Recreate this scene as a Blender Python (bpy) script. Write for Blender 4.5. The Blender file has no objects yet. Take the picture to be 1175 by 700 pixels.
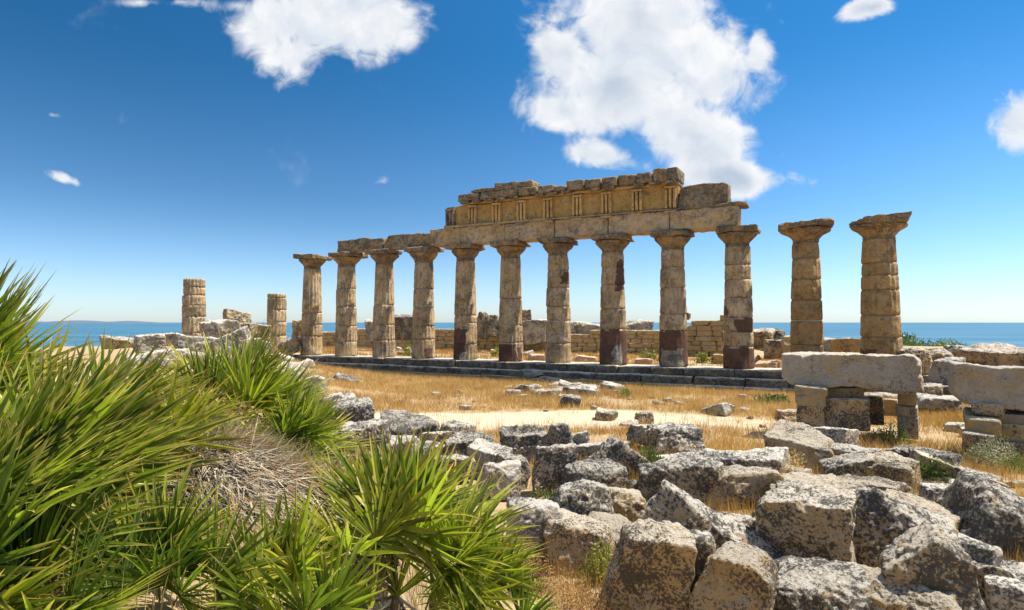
import bpy, bmesh, math, random
import numpy as np
from mathutils import Vector, Matrix, Euler
R = math.radians
random.seed(7)
rng = np.random.default_rng(11)
scene = bpy.context.scene
C = scene.collection

# ------------------------------------------------------------------ camera
F_PX, PITCH, CAMZ = 712.6, 0.0278, 3.805          # focal length in photo pixels (1175 wide)
cam_d = bpy.data.cameras.new('camera'); cam = bpy.data.objects.new('camera', cam_d); C.objects.link(cam)
cam_d.sensor_width = 36.0; cam_d.lens = 36.0*F_PX/1175.0
cam_d.clip_start = 0.05; cam_d.clip_end = 200000
cam.location = (0, 0, CAMZ); cam.rotation_euler = (math.pi/2+PITCH, 0, 0)
scene.camera = cam
def ray(px, py):
    x = (px-587.5)/F_PX; y = -(py-350)/F_PX; c, s = math.cos(PITCH), math.sin(PITCH)
    return np.array([x, c-y*s, s+y*c])
def at(px, py, Y):
    r = ray(px, py); t = Y/r[1]
    return np.array([r[0]*t, Y, CAMZ+r[2]*t])

# ------------------------------------------------------------------ sun, sky, exposure
SUN_EL, SUN_AZ = 62.0, 6.0                         # azimuth from +X towards +Y
SUN_STRENGTH, SKY_STRENGTH, EXPOSURE = 4.8, 0.15, 0.74
CLOUD_GAIN = 4.0
SKY_LOW, SKY_MID, SKY_HIGH = (.60, .70, .88), (.36, .57, .74), (.10, .39, .56)
sd = bpy.data.lights.new('sun', 'SUN'); so = bpy.data.objects.new('sun', sd); C.objects.link(so)
sd.energy = SUN_STRENGTH; sd.angle = R(0.53); sd.color = (1.0, 0.93, 0.80)
sdir = Vector((math.cos(R(SUN_EL))*math.cos(R(SUN_AZ)), math.cos(R(SUN_EL))*math.sin(R(SUN_AZ)), math.sin(R(SUN_EL))))
so.rotation_euler = sdir.to_track_quat('Z', 'Y').to_euler()
scene.view_settings.view_transform = 'Standard'; scene.view_settings.look = 'None'
scene.view_settings.exposure = EXPOSURE; scene.view_settings.gamma = 1.0
scene.view_settings.use_curve_mapping = False
scene.render.resolution_x = 1024; scene.render.resolution_y = 610

class NT:
    """small helper to write node trees"""
    def __init__(s, tree): s.t = tree; s.n = tree.nodes; s.l = tree.links
    def node(s, typ, **kw):
        n = s.n.new(typ)
        for k, v in kw.items(): setattr(n, k, v)
        return n
    def put(s, sock, v):
        if v is None: return
        if isinstance(v, bpy.types.NodeSocket): s.l.new(v, sock)
        else:
            if isinstance(v, (tuple, list)) and len(v) == 3 and sock.type == 'RGBA': v = (*v, 1)
            sock.default_value = v
    def math(s, op, a, b=None, c=None, clamp=False):
        n = s.node('ShaderNodeMath', operation=op, use_clamp=clamp)
        for i, v in enumerate((a, b, c)): s.put(n.inputs[i], v)
        return n.outputs[0]
    def vmath(s, op, a, b=None, out=0):
        n = s.node('ShaderNodeVectorMath', operation=op)
        s.put(n.inputs[0], a); s.put(n.inputs[1], b)
        return n.outputs[out]
    def mix(s, f, a, b, mode='MIX'):
        n = s.node('ShaderNodeMix', data_type='RGBA', blend_type=mode)
        s.put(n.inputs[0], f); s.put(n.inputs[6], a); s.put(n.inputs[7], b)
        return n.outputs[2]
    def ramp(s, f, a, b, lo=0., hi=1., smooth=True):
        n = s.node('ShaderNodeMapRange', interpolation_type='SMOOTHSTEP' if smooth else 'LINEAR')
        for i, v in enumerate((f, a, b, lo, hi)): s.put(n.inputs[i], v)
        return n.outputs[0]
    def noise(s, vec, scale, detail=4, rough=.55, dist=0., out=0):
        n = s.node('ShaderNodeTexNoise'); s.put(n.inputs['Vector'], vec)
        n.inputs['Scale'].default_value = scale; n.inputs['Detail'].default_value = detail
        n.inputs['Roughness'].default_value = rough; n.inputs['Distortion'].default_value = dist
        return n.outputs[out]

world = bpy.data.worlds.new('World'); scene.world = world; world.use_nodes = True
w = NT(world.node_tree); w.n.clear()
sky = w.node('ShaderNodeTexSky', sky_type='NISHITA', sun_disc=False)
sky.sun_elevation = R(SUN_EL); sky.sun_rotation = R(90-SUN_AZ)
sky.altitude = 0; sky.air_density = 1.0; sky.dust_density = 0.35; sky.ozone_density = 3.0
tcg = w.node('ShaderNodeTexCoord').outputs['Generated']
sep = w.node('ShaderNodeSeparateXYZ'); w.put(sep.inputs[0], tcg); EL = sep.outputs[2]
# polarised deep blue sky: the Nishita colour graded by height above the horizon and by angle from the sun
t1 = w.mix(w.ramp(EL, -.02, .20), SKY_LOW, SKY_MID)
t2 = w.mix(w.ramp(EL, .10, .42), t1, SKY_HIGH)
t3 = w.mix(w.ramp(EL, .50, .85), t2, (.85, .9, .95))
sdot = w.vmath('DOT_PRODUCT', tcg, tuple(sdir), out=1)
dk = w.ramp(sdot, .0, .62, .66, 1.03)
dk = w.math('ADD', w.math('MULTIPLY', dk, w.ramp(EL, .0, .2)), w.math('MULTIPLY', w.math('ADD', w.math('MULTIPLY', dk, .35), .65), w.math('SUBTRACT', 1., w.ramp(EL, .0, .2))))
cmb = w.node('ShaderNodeCombineXYZ')
for q in range(3): w.put(cmb.inputs[q], dk)
graded = w.mix(1., w.mix(1., sky.outputs[0], t3, 'MULTIPLY'), cmb.outputs[0], 'MULTIPLY')
ay = w.math('MAXIMUM', w.math('ABSOLUTE', sep.outputs[1]), .05)
u = w.math('DIVIDE', sep.outputs[0], ay); v = w.math('DIVIDE', sep.outputs[2], ay)
comb = w.node('ShaderNodeCombineXYZ'); w.put(comb.inputs[0], u); w.put(comb.inputs[1], v)
uv = comb.outputs[0]
wv = w.node('ShaderNodeTexNoise'); w.put(wv.inputs['Vector'], uv); wv.inputs['Scale'].default_value = 9; wv.inputs['Detail'].default_value = 3
wrp = w.vmath('MULTIPLY', w.vmath('SUBTRACT', wv.outputs['Color'], (.5, .5, .5)), (.10, .10, 0))
uvw = w.vmath('ADD', uv, wrp)
n1 = w.noise(uvw, 6.5, 12, .58); n2 = w.noise(uv, 3.1, 3, .5); n3 = w.noise(uvw, 24, 7, .55)
n1b = w.noise(w.vmath('ADD', uvw, (.012, .028, 0)), 6.5, 7, .58)
# each cloud: photo centre x, y, half width, half height, rotation in degrees, weight
CLOUDS = [(745,30,120,85,0,1.),(700,95,85,55,10,1.),(815,75,64,75,0,1.),(795,150,72,48,-25,1.),(845,205,70,22,-5,1.),
          (690,180,58,19,-14,.95),(648,128,56,32,-5,.95),(655,60,44,48,0,.85),(868,60,22,44,0,.8),(897,178,24,7,35,.5),
          (350,25,85,42,-5,1.),(335,62,42,34,10,.9),(425,28,66,36,0,.9),(272,6,44,14,0,.65),(208,2,32,8,0,.5),
          (60,132,20,6,-8,.62),(73,205,22,6,-18,.6),(440,208,26,13,14,.42),(1002,8,40,12,10,.75),(1165,140,36,32,0,.75),
          (1125,231,32,5,8,.5),(160,3,28,6,0,.35)]
field = None
for cx, cy, a, b, rot, wt in CLOUDS:
    r = ray(cx, cy); cu, cv = r[0]/r[1], r[2]/r[1]
    mp = w.node('ShaderNodeMapping', vector_type='TEXTURE'); w.put(mp.inputs['Vector'], uv)
    mp.inputs['Location'].default_value = (cu, cv, 0); mp.inputs['Rotation'].default_value = (0, 0, R(rot))
    mp.inputs['Scale'].default_value = (a/F_PX, b/F_PX, 1)
    d = w.vmath('LENGTH', mp.outputs[0], out=1)
    g = w.math('MULTIPLY', w.ramp(d, 1.75, 0., 0., 1., smooth=False), wt)
    field = g if field is None else w.math('SMOOTH_MAX', field, g, .12)
over = w.math('MULTIPLY', w.ramp(EL, .52, .70), .62)           # unseen cumulus overhead, added as white fill light
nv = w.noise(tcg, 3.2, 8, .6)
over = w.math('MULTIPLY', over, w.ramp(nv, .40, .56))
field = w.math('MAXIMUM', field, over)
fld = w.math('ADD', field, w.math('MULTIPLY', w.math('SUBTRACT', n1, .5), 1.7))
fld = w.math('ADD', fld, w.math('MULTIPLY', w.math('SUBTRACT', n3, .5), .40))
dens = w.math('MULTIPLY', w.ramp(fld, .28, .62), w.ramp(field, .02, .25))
thick = w.ramp(w.math('ADD', w.math('MULTIPLY', fld, .45), n2), .80, 1.15)
rel = w.math('ADD', .5, w.math('MULTIPLY', w.math('SUBTRACT', n1, n1b), 4.5), clamp=True)  # sun-side relief shading painted into the clouds from offset noise
ccol = w.mix(thick, (1.0, 1.0, 1.0), (.56, .64, .75))
ccol = w.mix(rel, w.mix(1., ccol, (.74, .80, .88), 'MULTIPLY'), ccol)
dens = w.math('MULTIPLY', dens, w.ramp(EL, 0.0, .03))
cl = w.mix(1., ccol, (CLOUD_GAIN,)*3, 'MULTIPLY')
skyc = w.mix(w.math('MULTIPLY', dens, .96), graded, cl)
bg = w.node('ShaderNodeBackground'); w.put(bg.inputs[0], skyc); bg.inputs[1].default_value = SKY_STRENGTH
wo = w.node('ShaderNodeOutputWorld'); w.l.new(bg.outputs[0], wo.inputs[0])

# ------------------------------------------------------------------ numeric noise
_T = rng.random((32, 32, 32))
def vnoise(p):
    p = np.asarray(p, float); i = np.floor(p).astype(int); f = p-i; f = f*f*(3-2*f); out = 0
    for dx in (0, 1):
        wx = f[..., 0] if dx else 1-f[..., 0]
        for dy in (0, 1):
            wy = f[..., 1] if dy else 1-f[..., 1]
            for dz in (0, 1):
                wz = f[..., 2] if dz else 1-f[..., 2]
                out = out + wx*wy*wz*_T[(i[..., 0]+dx) % 32, (i[..., 1]+dy) % 32, (i[..., 2]+dz) % 32]
    return out*2-1
def fbm(p, oct=4, gain=.5):
    p = np.asarray(p, float); a = 1.; s = 0; t = 0
    for k in range(oct):
        s = s+a*vnoise(p*(2.03**k)+k*7.3); t += a; a *= gain
    return s/t
def sst(a, b, x):
    t = np.clip((np.asarray(x, float)-a)/(b-a), 0, 1); return t*t*(3-2*t)

# ------------------------------------------------------------------ temple frame and terrain height
TH = .4662; TX, TY = -17.3085, 53.714
DV = np.array([math.cos(TH), -math.sin(TH)]); BV = np.array([math.sin(TH), math.cos(TH)])
def to_local(x, y):
    dx, dy = np.asarray(x)-TX, np.asarray(y)-TY
    return dx*DV[0]+dy*DV[1], dx*BV[0]+dy*BV[1]
def to_world(s, b): return TX+s*DV[0]+b*BV[0], TY+s*DV[1]+b*BV[1]
TROT = -TH
def terrain(x, y):
    x = np.asarray(x, float); y = np.asarray(y, float)
    s, b = to_local(x, y); p = np.stack([x, y, x*0], -1)
    r = np.hypot(x, y)
    far = sst(12, 20, r)
    h = .10*fbm(p*.35, 3)+.03*fbm(p*1.3+5, 3)
    h = h+.80*sst(-1.6, .3, b)*sst(-16, -6, s)*sst(64, 52, s) + .75*sst(-6, 3, b)*(1-sst(-16, -6, s)*sst(64, 52, s))*far
    h = h+2.1*np.exp(-((x+20.5)/6.5)**2-((y-42)/5.0)**2)
    h = h+1.0*np.exp(-((x+14)/6)**2-((y-30)/6)**2)
    h = h+.30*sst(22, 12, y)*sst(7.5, 11, y)*sst(0, 3, x)*sst(-3, 5, y)
    m1 = 2.95*sst(.55, -1.25, x+.10*fbm(p*1.1, 2))*sst(6.6, 3.9, y)*sst(-9, -5, x+y*0)*sst(-12, -6, y)
    m0 = 2.05*sst(3.4, 1.2, r)
    m1 = m1+.12*fbm(p*1.7+9, 3)*sst(0, 1, m1)
    h = np.maximum(h, np.maximum(m0, m1))
    h = h-.22*sst(-5.5, -3.2, b)*sst(-1.4, -2.2, b)*sst(-8, -3, s)*sst(50, 44, s)
    edge = 95+8*fbm(p*.03, 2)
    h = h-sst(0, 60, r-edge)*38
    return h
def ground_hit(px, py, start=3.):
    r = ray(px, py); t = np.arange(start, 110, .04)
    x, y, z = r[0]*t, r[1]*t, CAMZ+r[2]*t
    k = np.nonzero(z < terrain(x, y))[0]
    i = k[0] if len(k) else len(t)-1
    return np.array([x[i], y[i], z[i]])
def path_y(x):   # centre line of the sandy path
    return 24.3+.02*x-.016*x*x+.5*np.sin(x*.3)

# ------------------------------------------------------------------ object helpers
def tag(o, label=None, cat=None, group=None, kind=None):
    if label: o['label'] = label
    if cat: o['category'] = cat
    if group: o['group'] = group
    if kind or cat: o['kind'] = kind or 'thing'
    return o
def mesh_np(name, V, Fc, mats, parent=None, smooth=True, mi=None, attr=None, loc=None, rot=None):
    """V (n,3); Fc list of (m,k) index arrays"""
    me = bpy.data.meshes.new(name); V = np.asarray(V, np.float32)
    if not isinstance(Fc, list): Fc = [Fc]
    Fc = [np.asarray(f, np.int32) for f in Fc if len(f)]
    me.vertices.add(len(V)); me.vertices.foreach_set('co', V.ravel())
    li = np.concatenate([f.ravel() for f in Fc]); tot = np.concatenate([np.full(len(f), f.shape[1], np.int32) for f in Fc])
    st = np.concatenate([[0], np.cumsum(tot)[:-1]]).astype(np.int32)
    me.loops.add(len(li)); me.loops.foreach_set('vertex_index', li)
    me.polygons.add(len(tot)); me.polygons.foreach_set('loop_start', st); me.polygons.foreach_set('loop_total', tot)
    for m in (mats if isinstance(mats, (list, tuple)) else [mats]): me.materials.append(m)
    if mi is not None: me.polygons.foreach_set('material_index', np.asarray(mi, np.int32))
    me.polygons.foreach_set('use_smooth', np.full(len(tot), smooth, bool))
    if attr:
        for k, a in attr.items():
            at_ = me.attributes.new(k, 'FLOAT', 'POINT'); at_.data.foreach_set('value', np.asarray(a, np.float32))
    me.update(calc_edges=True); me.validate()
    o = bpy.data.objects.new(name, me); C.objects.link(o)
    if parent is not None: o.parent = parent
    if loc is not None: o.location = loc
    if rot is not None: o.rotation_euler = rot
    return o
def empty(name, loc, rz=0):
    o = bpy.data.objects.new(name, None); o.empty_display_size = .3; C.objects.link(o)
    o.location = loc; o.rotation_euler = (0, 0, rz); return o
def box_grid(nx, ny, nz):
    """closed grid box surface on [-1,1]^3, welded"""
    vid = {}; V = []; F = []
    def vi(i, j, k):
        key = (i, j, k)
        if key not in vid: vid[key] = len(V); V.append((2*i/nx-1, 2*j/ny-1, 2*k/nz-1))
        return vid[key]
    for i in range(nx):
        for j in range(ny):
            F.append((vi(i, j, 0), vi(i, j+1, 0), vi(i+1, j+1, 0), vi(i+1, j, 0)))
            F.append((vi(i, j, nz), vi(i+1, j, nz), vi(i+1, j+1, nz), vi(i, j+1, nz)))
    for i in range(nx):
        for k in range(nz):
            F.append((vi(i, 0, k), vi(i+1, 0, k), vi(i+1, 0, k+1), vi(i, 0, k+1)))
            F.append((vi(i, ny, k), vi(i, ny, k+1), vi(i+1, ny, k+1), vi(i+1, ny, k)))
    for j in range(ny):
        for k in range(nz):
            F.append((vi(0, j, k), vi(0, j, k+1), vi(0, j+1, k+1), vi(0, j+1, k)))
            F.append((vi(nx, j, k), vi(nx, j+1, k), vi(nx, j+1, k+1), vi(nx, j, k+1)))
    return np.array(V, float), np.array(F)
_bg = {}
def bgrid(*a):
    if a not in _bg: _bg[a] = box_grid(*a)
    return _bg[a]
def stone_np(dx, dy, dz, res=.06, sharp=26, cuts=4, cutmin=.72, cutmax=.97, jit=.10, rough=.03, seed=0, roundness=0., pits=.35, maxn=44, planes=()):
    """a worn block: polytope with smooth edges, chipped and displaced; sizes are full extents"""
    g = np.random.default_rng(abs(seed))
    n = [int(np.clip(round(d/res), 4, maxn)) for d in (dx, dy, dz)]
    P, Fc = bgrid(*n); H = np.array([dx, dy, dz])/2
    v = P*H
    N = []; Dd = []
    for ax in range(3):
        for sg in (-1, 1):
            nn = g.normal(0, jit, 3); nn[ax] = sg; nn /= np.linalg.norm(nn); N.append(nn); Dd.append(H[ax]*(abs(nn[ax])))
    for k in range(cuts):
        nn = g.normal(0, 1, 3)
        if g.random() < .5: nn[g.integers(3)] *= .15
        nn /= np.linalg.norm(nn); sup = np.abs(nn)@H
        N.append(nn); Dd.append(sup*g.uniform(cutmin, cutmax))
    for nx_, ny_, nz_, dd in planes:
        nn = np.array([nx_, ny_, nz_], float); nn /= np.linalg.norm(nn); N.append(nn); Dd.append((np.abs(nn)@H)*dd)
    N = np.array(N); Dd = np.array(Dd)
    q = np.maximum(v@N.T/Dd, 1e-6)
    t = (q**sharp).sum(1)**(-1./sharp)
    w_ = v*t[:, None]
    if roundness:
        e = v/np.sqrt(((v/H)**2).sum(1))[:, None]*1.0; w_ = w_*(1-roundness)+e*roundness
    off = g.uniform(-50, 50, 3); L = (dx*dy*dz)**(1/3)
    nrm = w_/np.maximum(np.linalg.norm(w_/H, axis=1), 1e-6)[:, None]/H
    nrm /= np.maximum(np.linalg.norm(nrm, axis=1), 1e-6)[:, None]
    d = rough*L*(1.5*fbm(w_*(1.6/L)+off, 2)+.9*fbm(w_*(5/L)+off, 3)+.45*fbm(w_*(16/L)+off, 2))
    pit = fbm(w_*(9/L)+off*2, 2); d -= rough*L*pits*np.clip(pit-.15, 0, 1)*3
    return w_+nrm*d[:, None], Fc
def join(parts):
    V = []; Fs = []; o = 0
    for v, f in parts:
        V.append(v); Fs.append(np.asarray(f)+o); o += len(v)
    return np.concatenate(V), np.concatenate(Fs)
def cbox(x0, x1, y0, y1, z0, z1, **kw):
    v, f = stone_np(x1-x0, y1-y0, z1-z0, **kw)
    return v+np.array([(x0+x1)/2, (y0+y1)/2, (z0+z1)/2]), f
def rotm(rx, ry, rz): return np.array(Euler((rx, ry, rz)).to_matrix())

# ------------------------------------------------------------------ materials
def new_mat(name):
    m = bpy.data.materials.new(name); m.use_nodes = True; t = NT(m.node_tree); t.n.clear()
    out = t.node('ShaderNodeOutputMaterial'); b = t.node('ShaderNodeBsdfPrincipled'); t.l.new(b.outputs[0], out.inputs[0])
    b.inputs['Roughness'].default_value = .9; b.inputs['Specular IOR Level'].default_value = .25
    return m, t, b, out
def stone_mat(name, pale, ochre, grey, black=.5, blackcol=(.026, .024, .022), top=(.62, .59, .53), topamt=.8, och_amt=.5, bump=.6, scale=1., streak=0., bscale=5., clean=.03, bed=0., glo=.46):
    m, t, b, out = new_mat(name)
    tc = t.node('ShaderNodeTexCoord').outputs['Object']
    rnd = t.node('ShaderNodeObjectInfo').outputs['Random']
    off = t.node('ShaderNodeCombineXYZ')
    t.put(off.inputs[0], t.math('MULTIPLY', rnd, 57.)); t.put(off.inputs[1], t.math('MULTIPLY', rnd, 131.)); t.put(off.inputs[2], t.math('MULTIPLY', rnd, 23.))
    P = t.vmath('ADD', tc, off.outputs[0])
    if streak:
        mp = t.node('ShaderNodeMapping'); t.put(mp.inputs[0], P); mp.inputs['Scale'].default_value = (2, 2, .3); PS = mp.outputs[0]
    else: PS = P
    nl = t.noise(P, 1.1*scale, 3, .5); nm = t.noise(PS, 4.2*scale, 7, .62); nf = t.noise(P, 24*scale, 6, .7)
    col = t.mix(t.ramp(nl, .50-.18*och_amt, .70-.15*och_amt), pale, ochre)
    col = t.mix(t.ramp(nm, glo, glo+.20), col, grey)
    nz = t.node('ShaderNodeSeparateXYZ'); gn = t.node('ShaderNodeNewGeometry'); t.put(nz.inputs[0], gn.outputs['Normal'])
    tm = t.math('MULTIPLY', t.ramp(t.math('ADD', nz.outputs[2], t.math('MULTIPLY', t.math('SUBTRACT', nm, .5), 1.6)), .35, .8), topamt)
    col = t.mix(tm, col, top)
    val = t.ramp(nf, .25, .75, .72, 1.22, smooth=False)
    vv = t.math('MULTIPLY', val, t.ramp(rnd, 0, 1, .86, 1.12, smooth=False))
    cc = t.node('ShaderNodeCombineXYZ')
    for i in range(3): t.put(cc.inputs[i], vv)
    col = t.mix(1., col, cc.outputs[0], 'MULTIPLY')
    # black lichen and crust: fine speckle inside large patches
    nb = t.noise(P, 4.2*bscale*scale, 10, .7); nbm = t.noise(P, 5.0*scale, 8, .6, .3); nbl = t.noise(P, 1.3*scale, 3, .55)
    th = t.math('ADD', t.math('MULTIPLY', nb, .85), t.math('MULTIPLY', nbm, .15))
    th = t.math('ADD', th, t.math('MULTIPLY', t.math('SUBTRACT', nbl, .5), .42))
    th = t.math('ADD', th, t.math('MULTIPLY', t.math('SUBTRACT', nbm, .5), .20))
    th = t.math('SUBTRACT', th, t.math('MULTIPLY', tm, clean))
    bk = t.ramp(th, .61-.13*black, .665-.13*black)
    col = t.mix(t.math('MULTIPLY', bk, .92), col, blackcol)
    gr_ = t.ramp(th, .53-.13*black, .64-.13*black)
    col = t.mix(t.math('MULTIPLY', gr_, .2), col, grey)
    vor = t.node('ShaderNodeTexVoronoi', feature='F1'); t.put(vor.inputs['Vector'], P); vor.inputs['Scale'].default_value = 13*scale
    pit = t.ramp(vor.outputs['Distance'], .0, .22)
    pitm = t.ramp(t.noise(P, 3*scale, 2), .52, .62)
    pitd = t.math('SUBTRACT', 1., t.math('MULTIPLY', t.math('SUBTRACT', 1., pit), pitm))
    cp = t.node('ShaderNodeCombineXYZ')
    pv = t.ramp(pitd, 0, 1, .5, 1., smooth=False)
    for i in range(3): t.put(cp.inputs[i], pv)
    col = t.mix(1., col, cp.outputs[0], 'MULTIPLY')
    t.put(b.inputs['Base Color'], col)
    hgt = t.math('ADD', t.math('ADD', t.math('MULTIPLY', nf, .6), t.math('MULTIPLY', nb, .6)), t.math('ADD', t.math('MULTIPLY', nm, .8), t.math('MULTIPLY', pitd, .35)))
    if bed:
        mb_ = t.node('ShaderNodeMapping'); t.put(mb_.inputs[0], P); mb_.inputs['Scale'].default_value = (.5, .5, 9); mb_.inputs['Rotation'].default_value = (.15, .1, 0)
        bn = t.noise(mb_.outputs[0], 1.3, 4, .6, .4); hgt = t.math('ADD', hgt, t.math('MULTIPLY', bn, bed))
    bp = t.node('ShaderNodeBump'); t.put(bp.inputs['Height'], hgt); bp.inputs['Strength'].default_value = bump; bp.inputs['Distance'].default_value = .10/scale
    t.l.new(bp.outputs[0], b.inputs['Normal'])
    return m
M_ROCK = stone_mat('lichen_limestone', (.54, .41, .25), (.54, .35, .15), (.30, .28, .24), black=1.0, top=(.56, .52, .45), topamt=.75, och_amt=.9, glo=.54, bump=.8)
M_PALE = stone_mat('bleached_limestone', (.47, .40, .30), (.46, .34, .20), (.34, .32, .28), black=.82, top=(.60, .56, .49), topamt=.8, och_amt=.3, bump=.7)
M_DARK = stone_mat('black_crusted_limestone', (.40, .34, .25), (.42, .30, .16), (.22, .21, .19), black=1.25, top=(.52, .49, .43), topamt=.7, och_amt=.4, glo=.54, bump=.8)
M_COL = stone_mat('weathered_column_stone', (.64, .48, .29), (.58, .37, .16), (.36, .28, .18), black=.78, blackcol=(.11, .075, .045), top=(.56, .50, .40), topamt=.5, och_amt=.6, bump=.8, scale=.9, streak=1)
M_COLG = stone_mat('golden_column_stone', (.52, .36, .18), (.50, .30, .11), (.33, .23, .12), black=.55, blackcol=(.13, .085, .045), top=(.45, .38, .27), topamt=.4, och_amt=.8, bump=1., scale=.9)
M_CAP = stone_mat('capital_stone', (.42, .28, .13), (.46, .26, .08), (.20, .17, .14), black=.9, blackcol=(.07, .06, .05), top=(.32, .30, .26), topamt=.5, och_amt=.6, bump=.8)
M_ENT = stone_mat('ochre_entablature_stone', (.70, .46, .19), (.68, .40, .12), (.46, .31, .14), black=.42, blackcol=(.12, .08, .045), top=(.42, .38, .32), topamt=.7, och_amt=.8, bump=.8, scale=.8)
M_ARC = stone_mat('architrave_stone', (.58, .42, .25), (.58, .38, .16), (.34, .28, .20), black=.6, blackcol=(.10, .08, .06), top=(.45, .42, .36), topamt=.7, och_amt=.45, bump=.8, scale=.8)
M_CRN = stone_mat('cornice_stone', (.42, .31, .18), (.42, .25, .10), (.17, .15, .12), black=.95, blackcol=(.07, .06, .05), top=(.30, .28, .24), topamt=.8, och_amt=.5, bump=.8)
M_STEP = stone_mat('step_stone', (.34, .27, .18), (.33, .24, .13), (.18, .155, .12), black=1.1, blackcol=(.045, .038, .03), top=(.66, .59, .48), topamt=1., och_amt=.3, bump=.8, scale=.8, clean=.16)  # pale top tone paints in sunlit step tops; black crust is stain
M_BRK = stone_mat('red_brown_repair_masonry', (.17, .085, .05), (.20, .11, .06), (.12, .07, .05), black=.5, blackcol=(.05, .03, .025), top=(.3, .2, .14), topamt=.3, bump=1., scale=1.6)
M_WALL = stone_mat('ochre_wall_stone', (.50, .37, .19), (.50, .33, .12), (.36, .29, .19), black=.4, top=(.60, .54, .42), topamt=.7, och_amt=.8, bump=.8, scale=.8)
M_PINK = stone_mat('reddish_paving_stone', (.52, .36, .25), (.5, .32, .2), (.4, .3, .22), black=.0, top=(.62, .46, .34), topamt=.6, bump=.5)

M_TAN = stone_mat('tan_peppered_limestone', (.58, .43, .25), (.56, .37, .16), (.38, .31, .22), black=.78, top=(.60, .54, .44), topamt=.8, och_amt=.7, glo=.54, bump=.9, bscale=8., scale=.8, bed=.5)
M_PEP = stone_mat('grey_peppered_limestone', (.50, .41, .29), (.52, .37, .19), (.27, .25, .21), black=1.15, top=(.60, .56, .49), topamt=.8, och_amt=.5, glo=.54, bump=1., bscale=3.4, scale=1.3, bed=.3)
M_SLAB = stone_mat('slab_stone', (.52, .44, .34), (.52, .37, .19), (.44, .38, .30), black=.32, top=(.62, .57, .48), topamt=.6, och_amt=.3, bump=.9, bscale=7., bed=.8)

def leaf_mat(name, c1, c2, tip, trans=.35, rough=.42, attr=True, patch=9):
    m, t, b, out = new_mat(name)
    rnd = t.node('ShaderNodeObjectInfo').outputs['Random']
    P = t.node('ShaderNodeTexCoord').outputs['Object']
    col = t.mix(t.ramp(t.math('ADD', t.math('MULTIPLY', rnd, .6), t.math('MULTIPLY', t.noise(P, patch, 3), .6 if patch == 9 else 1.1)), .2 if patch == 9 else .45, .8 if patch == 9 else .95), c1, c2)
    if attr:
        a = t.node('ShaderNodeAttribute'); a.attribute_name = 'tip'
        tt = t.math('ADD', a.outputs['Fac'], t.math('MULTIPLY', t.math('SUBTRACT', t.noise(P, 14, 2), .5), .35))
        col = t.mix(t.ramp(tt, .72, 1.0), col, tip)
        sh = t.node('ShaderNodeAttribute'); sh.attribute_name = 'var'
        cv = t.node('ShaderNodeCombineXYZ'); vv = t.ramp(sh.outputs['Fac'], 0, 1, .5, 1.45, smooth=False)
        for i in range(3): t.put(cv.inputs[i], vv)
        col = t.mix(1., col, cv.outputs[0], 'MULTIPLY')
    t.put(b.inputs['Base Color'], col); b.inputs['Roughness'].default_value = rough; b.inputs['Specular IOR Level'].default_value = .4
    tr = t.node('ShaderNodeBsdfTranslucent'); t.put(tr.inputs[0], t.mix(1., col, (1.15, 1.25, .6), 'MULTIPLY'))
    mx = t.node('ShaderNodeMixShader'); mx.inputs[0].default_value = trans
    t.l.new(b.outputs[0], mx.inputs[1]); t.l.new(tr.outputs[0], mx.inputs[2]); t.l.new(mx.outputs[0], out.inputs[0])
    return m
L_GREEN = leaf_mat('palm_leaf_green', (.065, .115, .014), (.31, .36, .04), (.50, .38, .12), trans=.48, rough=.5)
L_YEL = leaf_mat('palm_leaf_yellow_green', (.22, .25, .018), (.36, .33, .03), (.45, .28, .05))
L_DEAD = leaf_mat('dead_palm_leaf', (.60, .55, .47), (.40, .34, .26), (.60, .55, .47), trans=.15, rough=.8)
L_STRAW = leaf_mat('dry_grass', (.66, .45, .21), (.46, .26, .085), (.68, .52, .30), trans=.3, rough=.8, patch=.7)
L_SHRUB = leaf_mat('shrub_leaf_green', (.07, .12, .025), (.15, .20, .05), (.2, .22, .06), trans=.3)
L_WEED = leaf_mat('weed_leaf_yellow_green', (.18, .21, .035), (.28, .27, .05), (.4, .35, .1), trans=.3)
L_SCRUB = leaf_mat('dry_scrub_leaf', (.24, .22, .06), (.38, .28, .11), (.35, .28, .15), trans=.2, rough=.8)
L_BRACK = leaf_mat('brown_dry_scrub', (.26, .14, .05), (.36, .21, .08), (.42, .28, .13), trans=.2, rough=.9)
L_GREY = leaf_mat('grey_green_leaf', (.22, .24, .16), (.30, .30, .20), (.4, .38, .28), trans=.2)
M_BARK, tB, bB, _ = new_mat('fibrous_palm_trunk'); tB.put(bB.inputs['Base Color'], tB.mix(tB.noise(None, 30, 5), (.12, .08, .05), (.28, .21, .14)))

M_LITTER, tB, bB, _ = new_mat('matted_leaf_litter'); tB.put(bB.inputs['Base Color'], tB.mix(tB.noise(None, 60, 5), (.22, .17, .11), (.50, .43, .33)))

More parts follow.
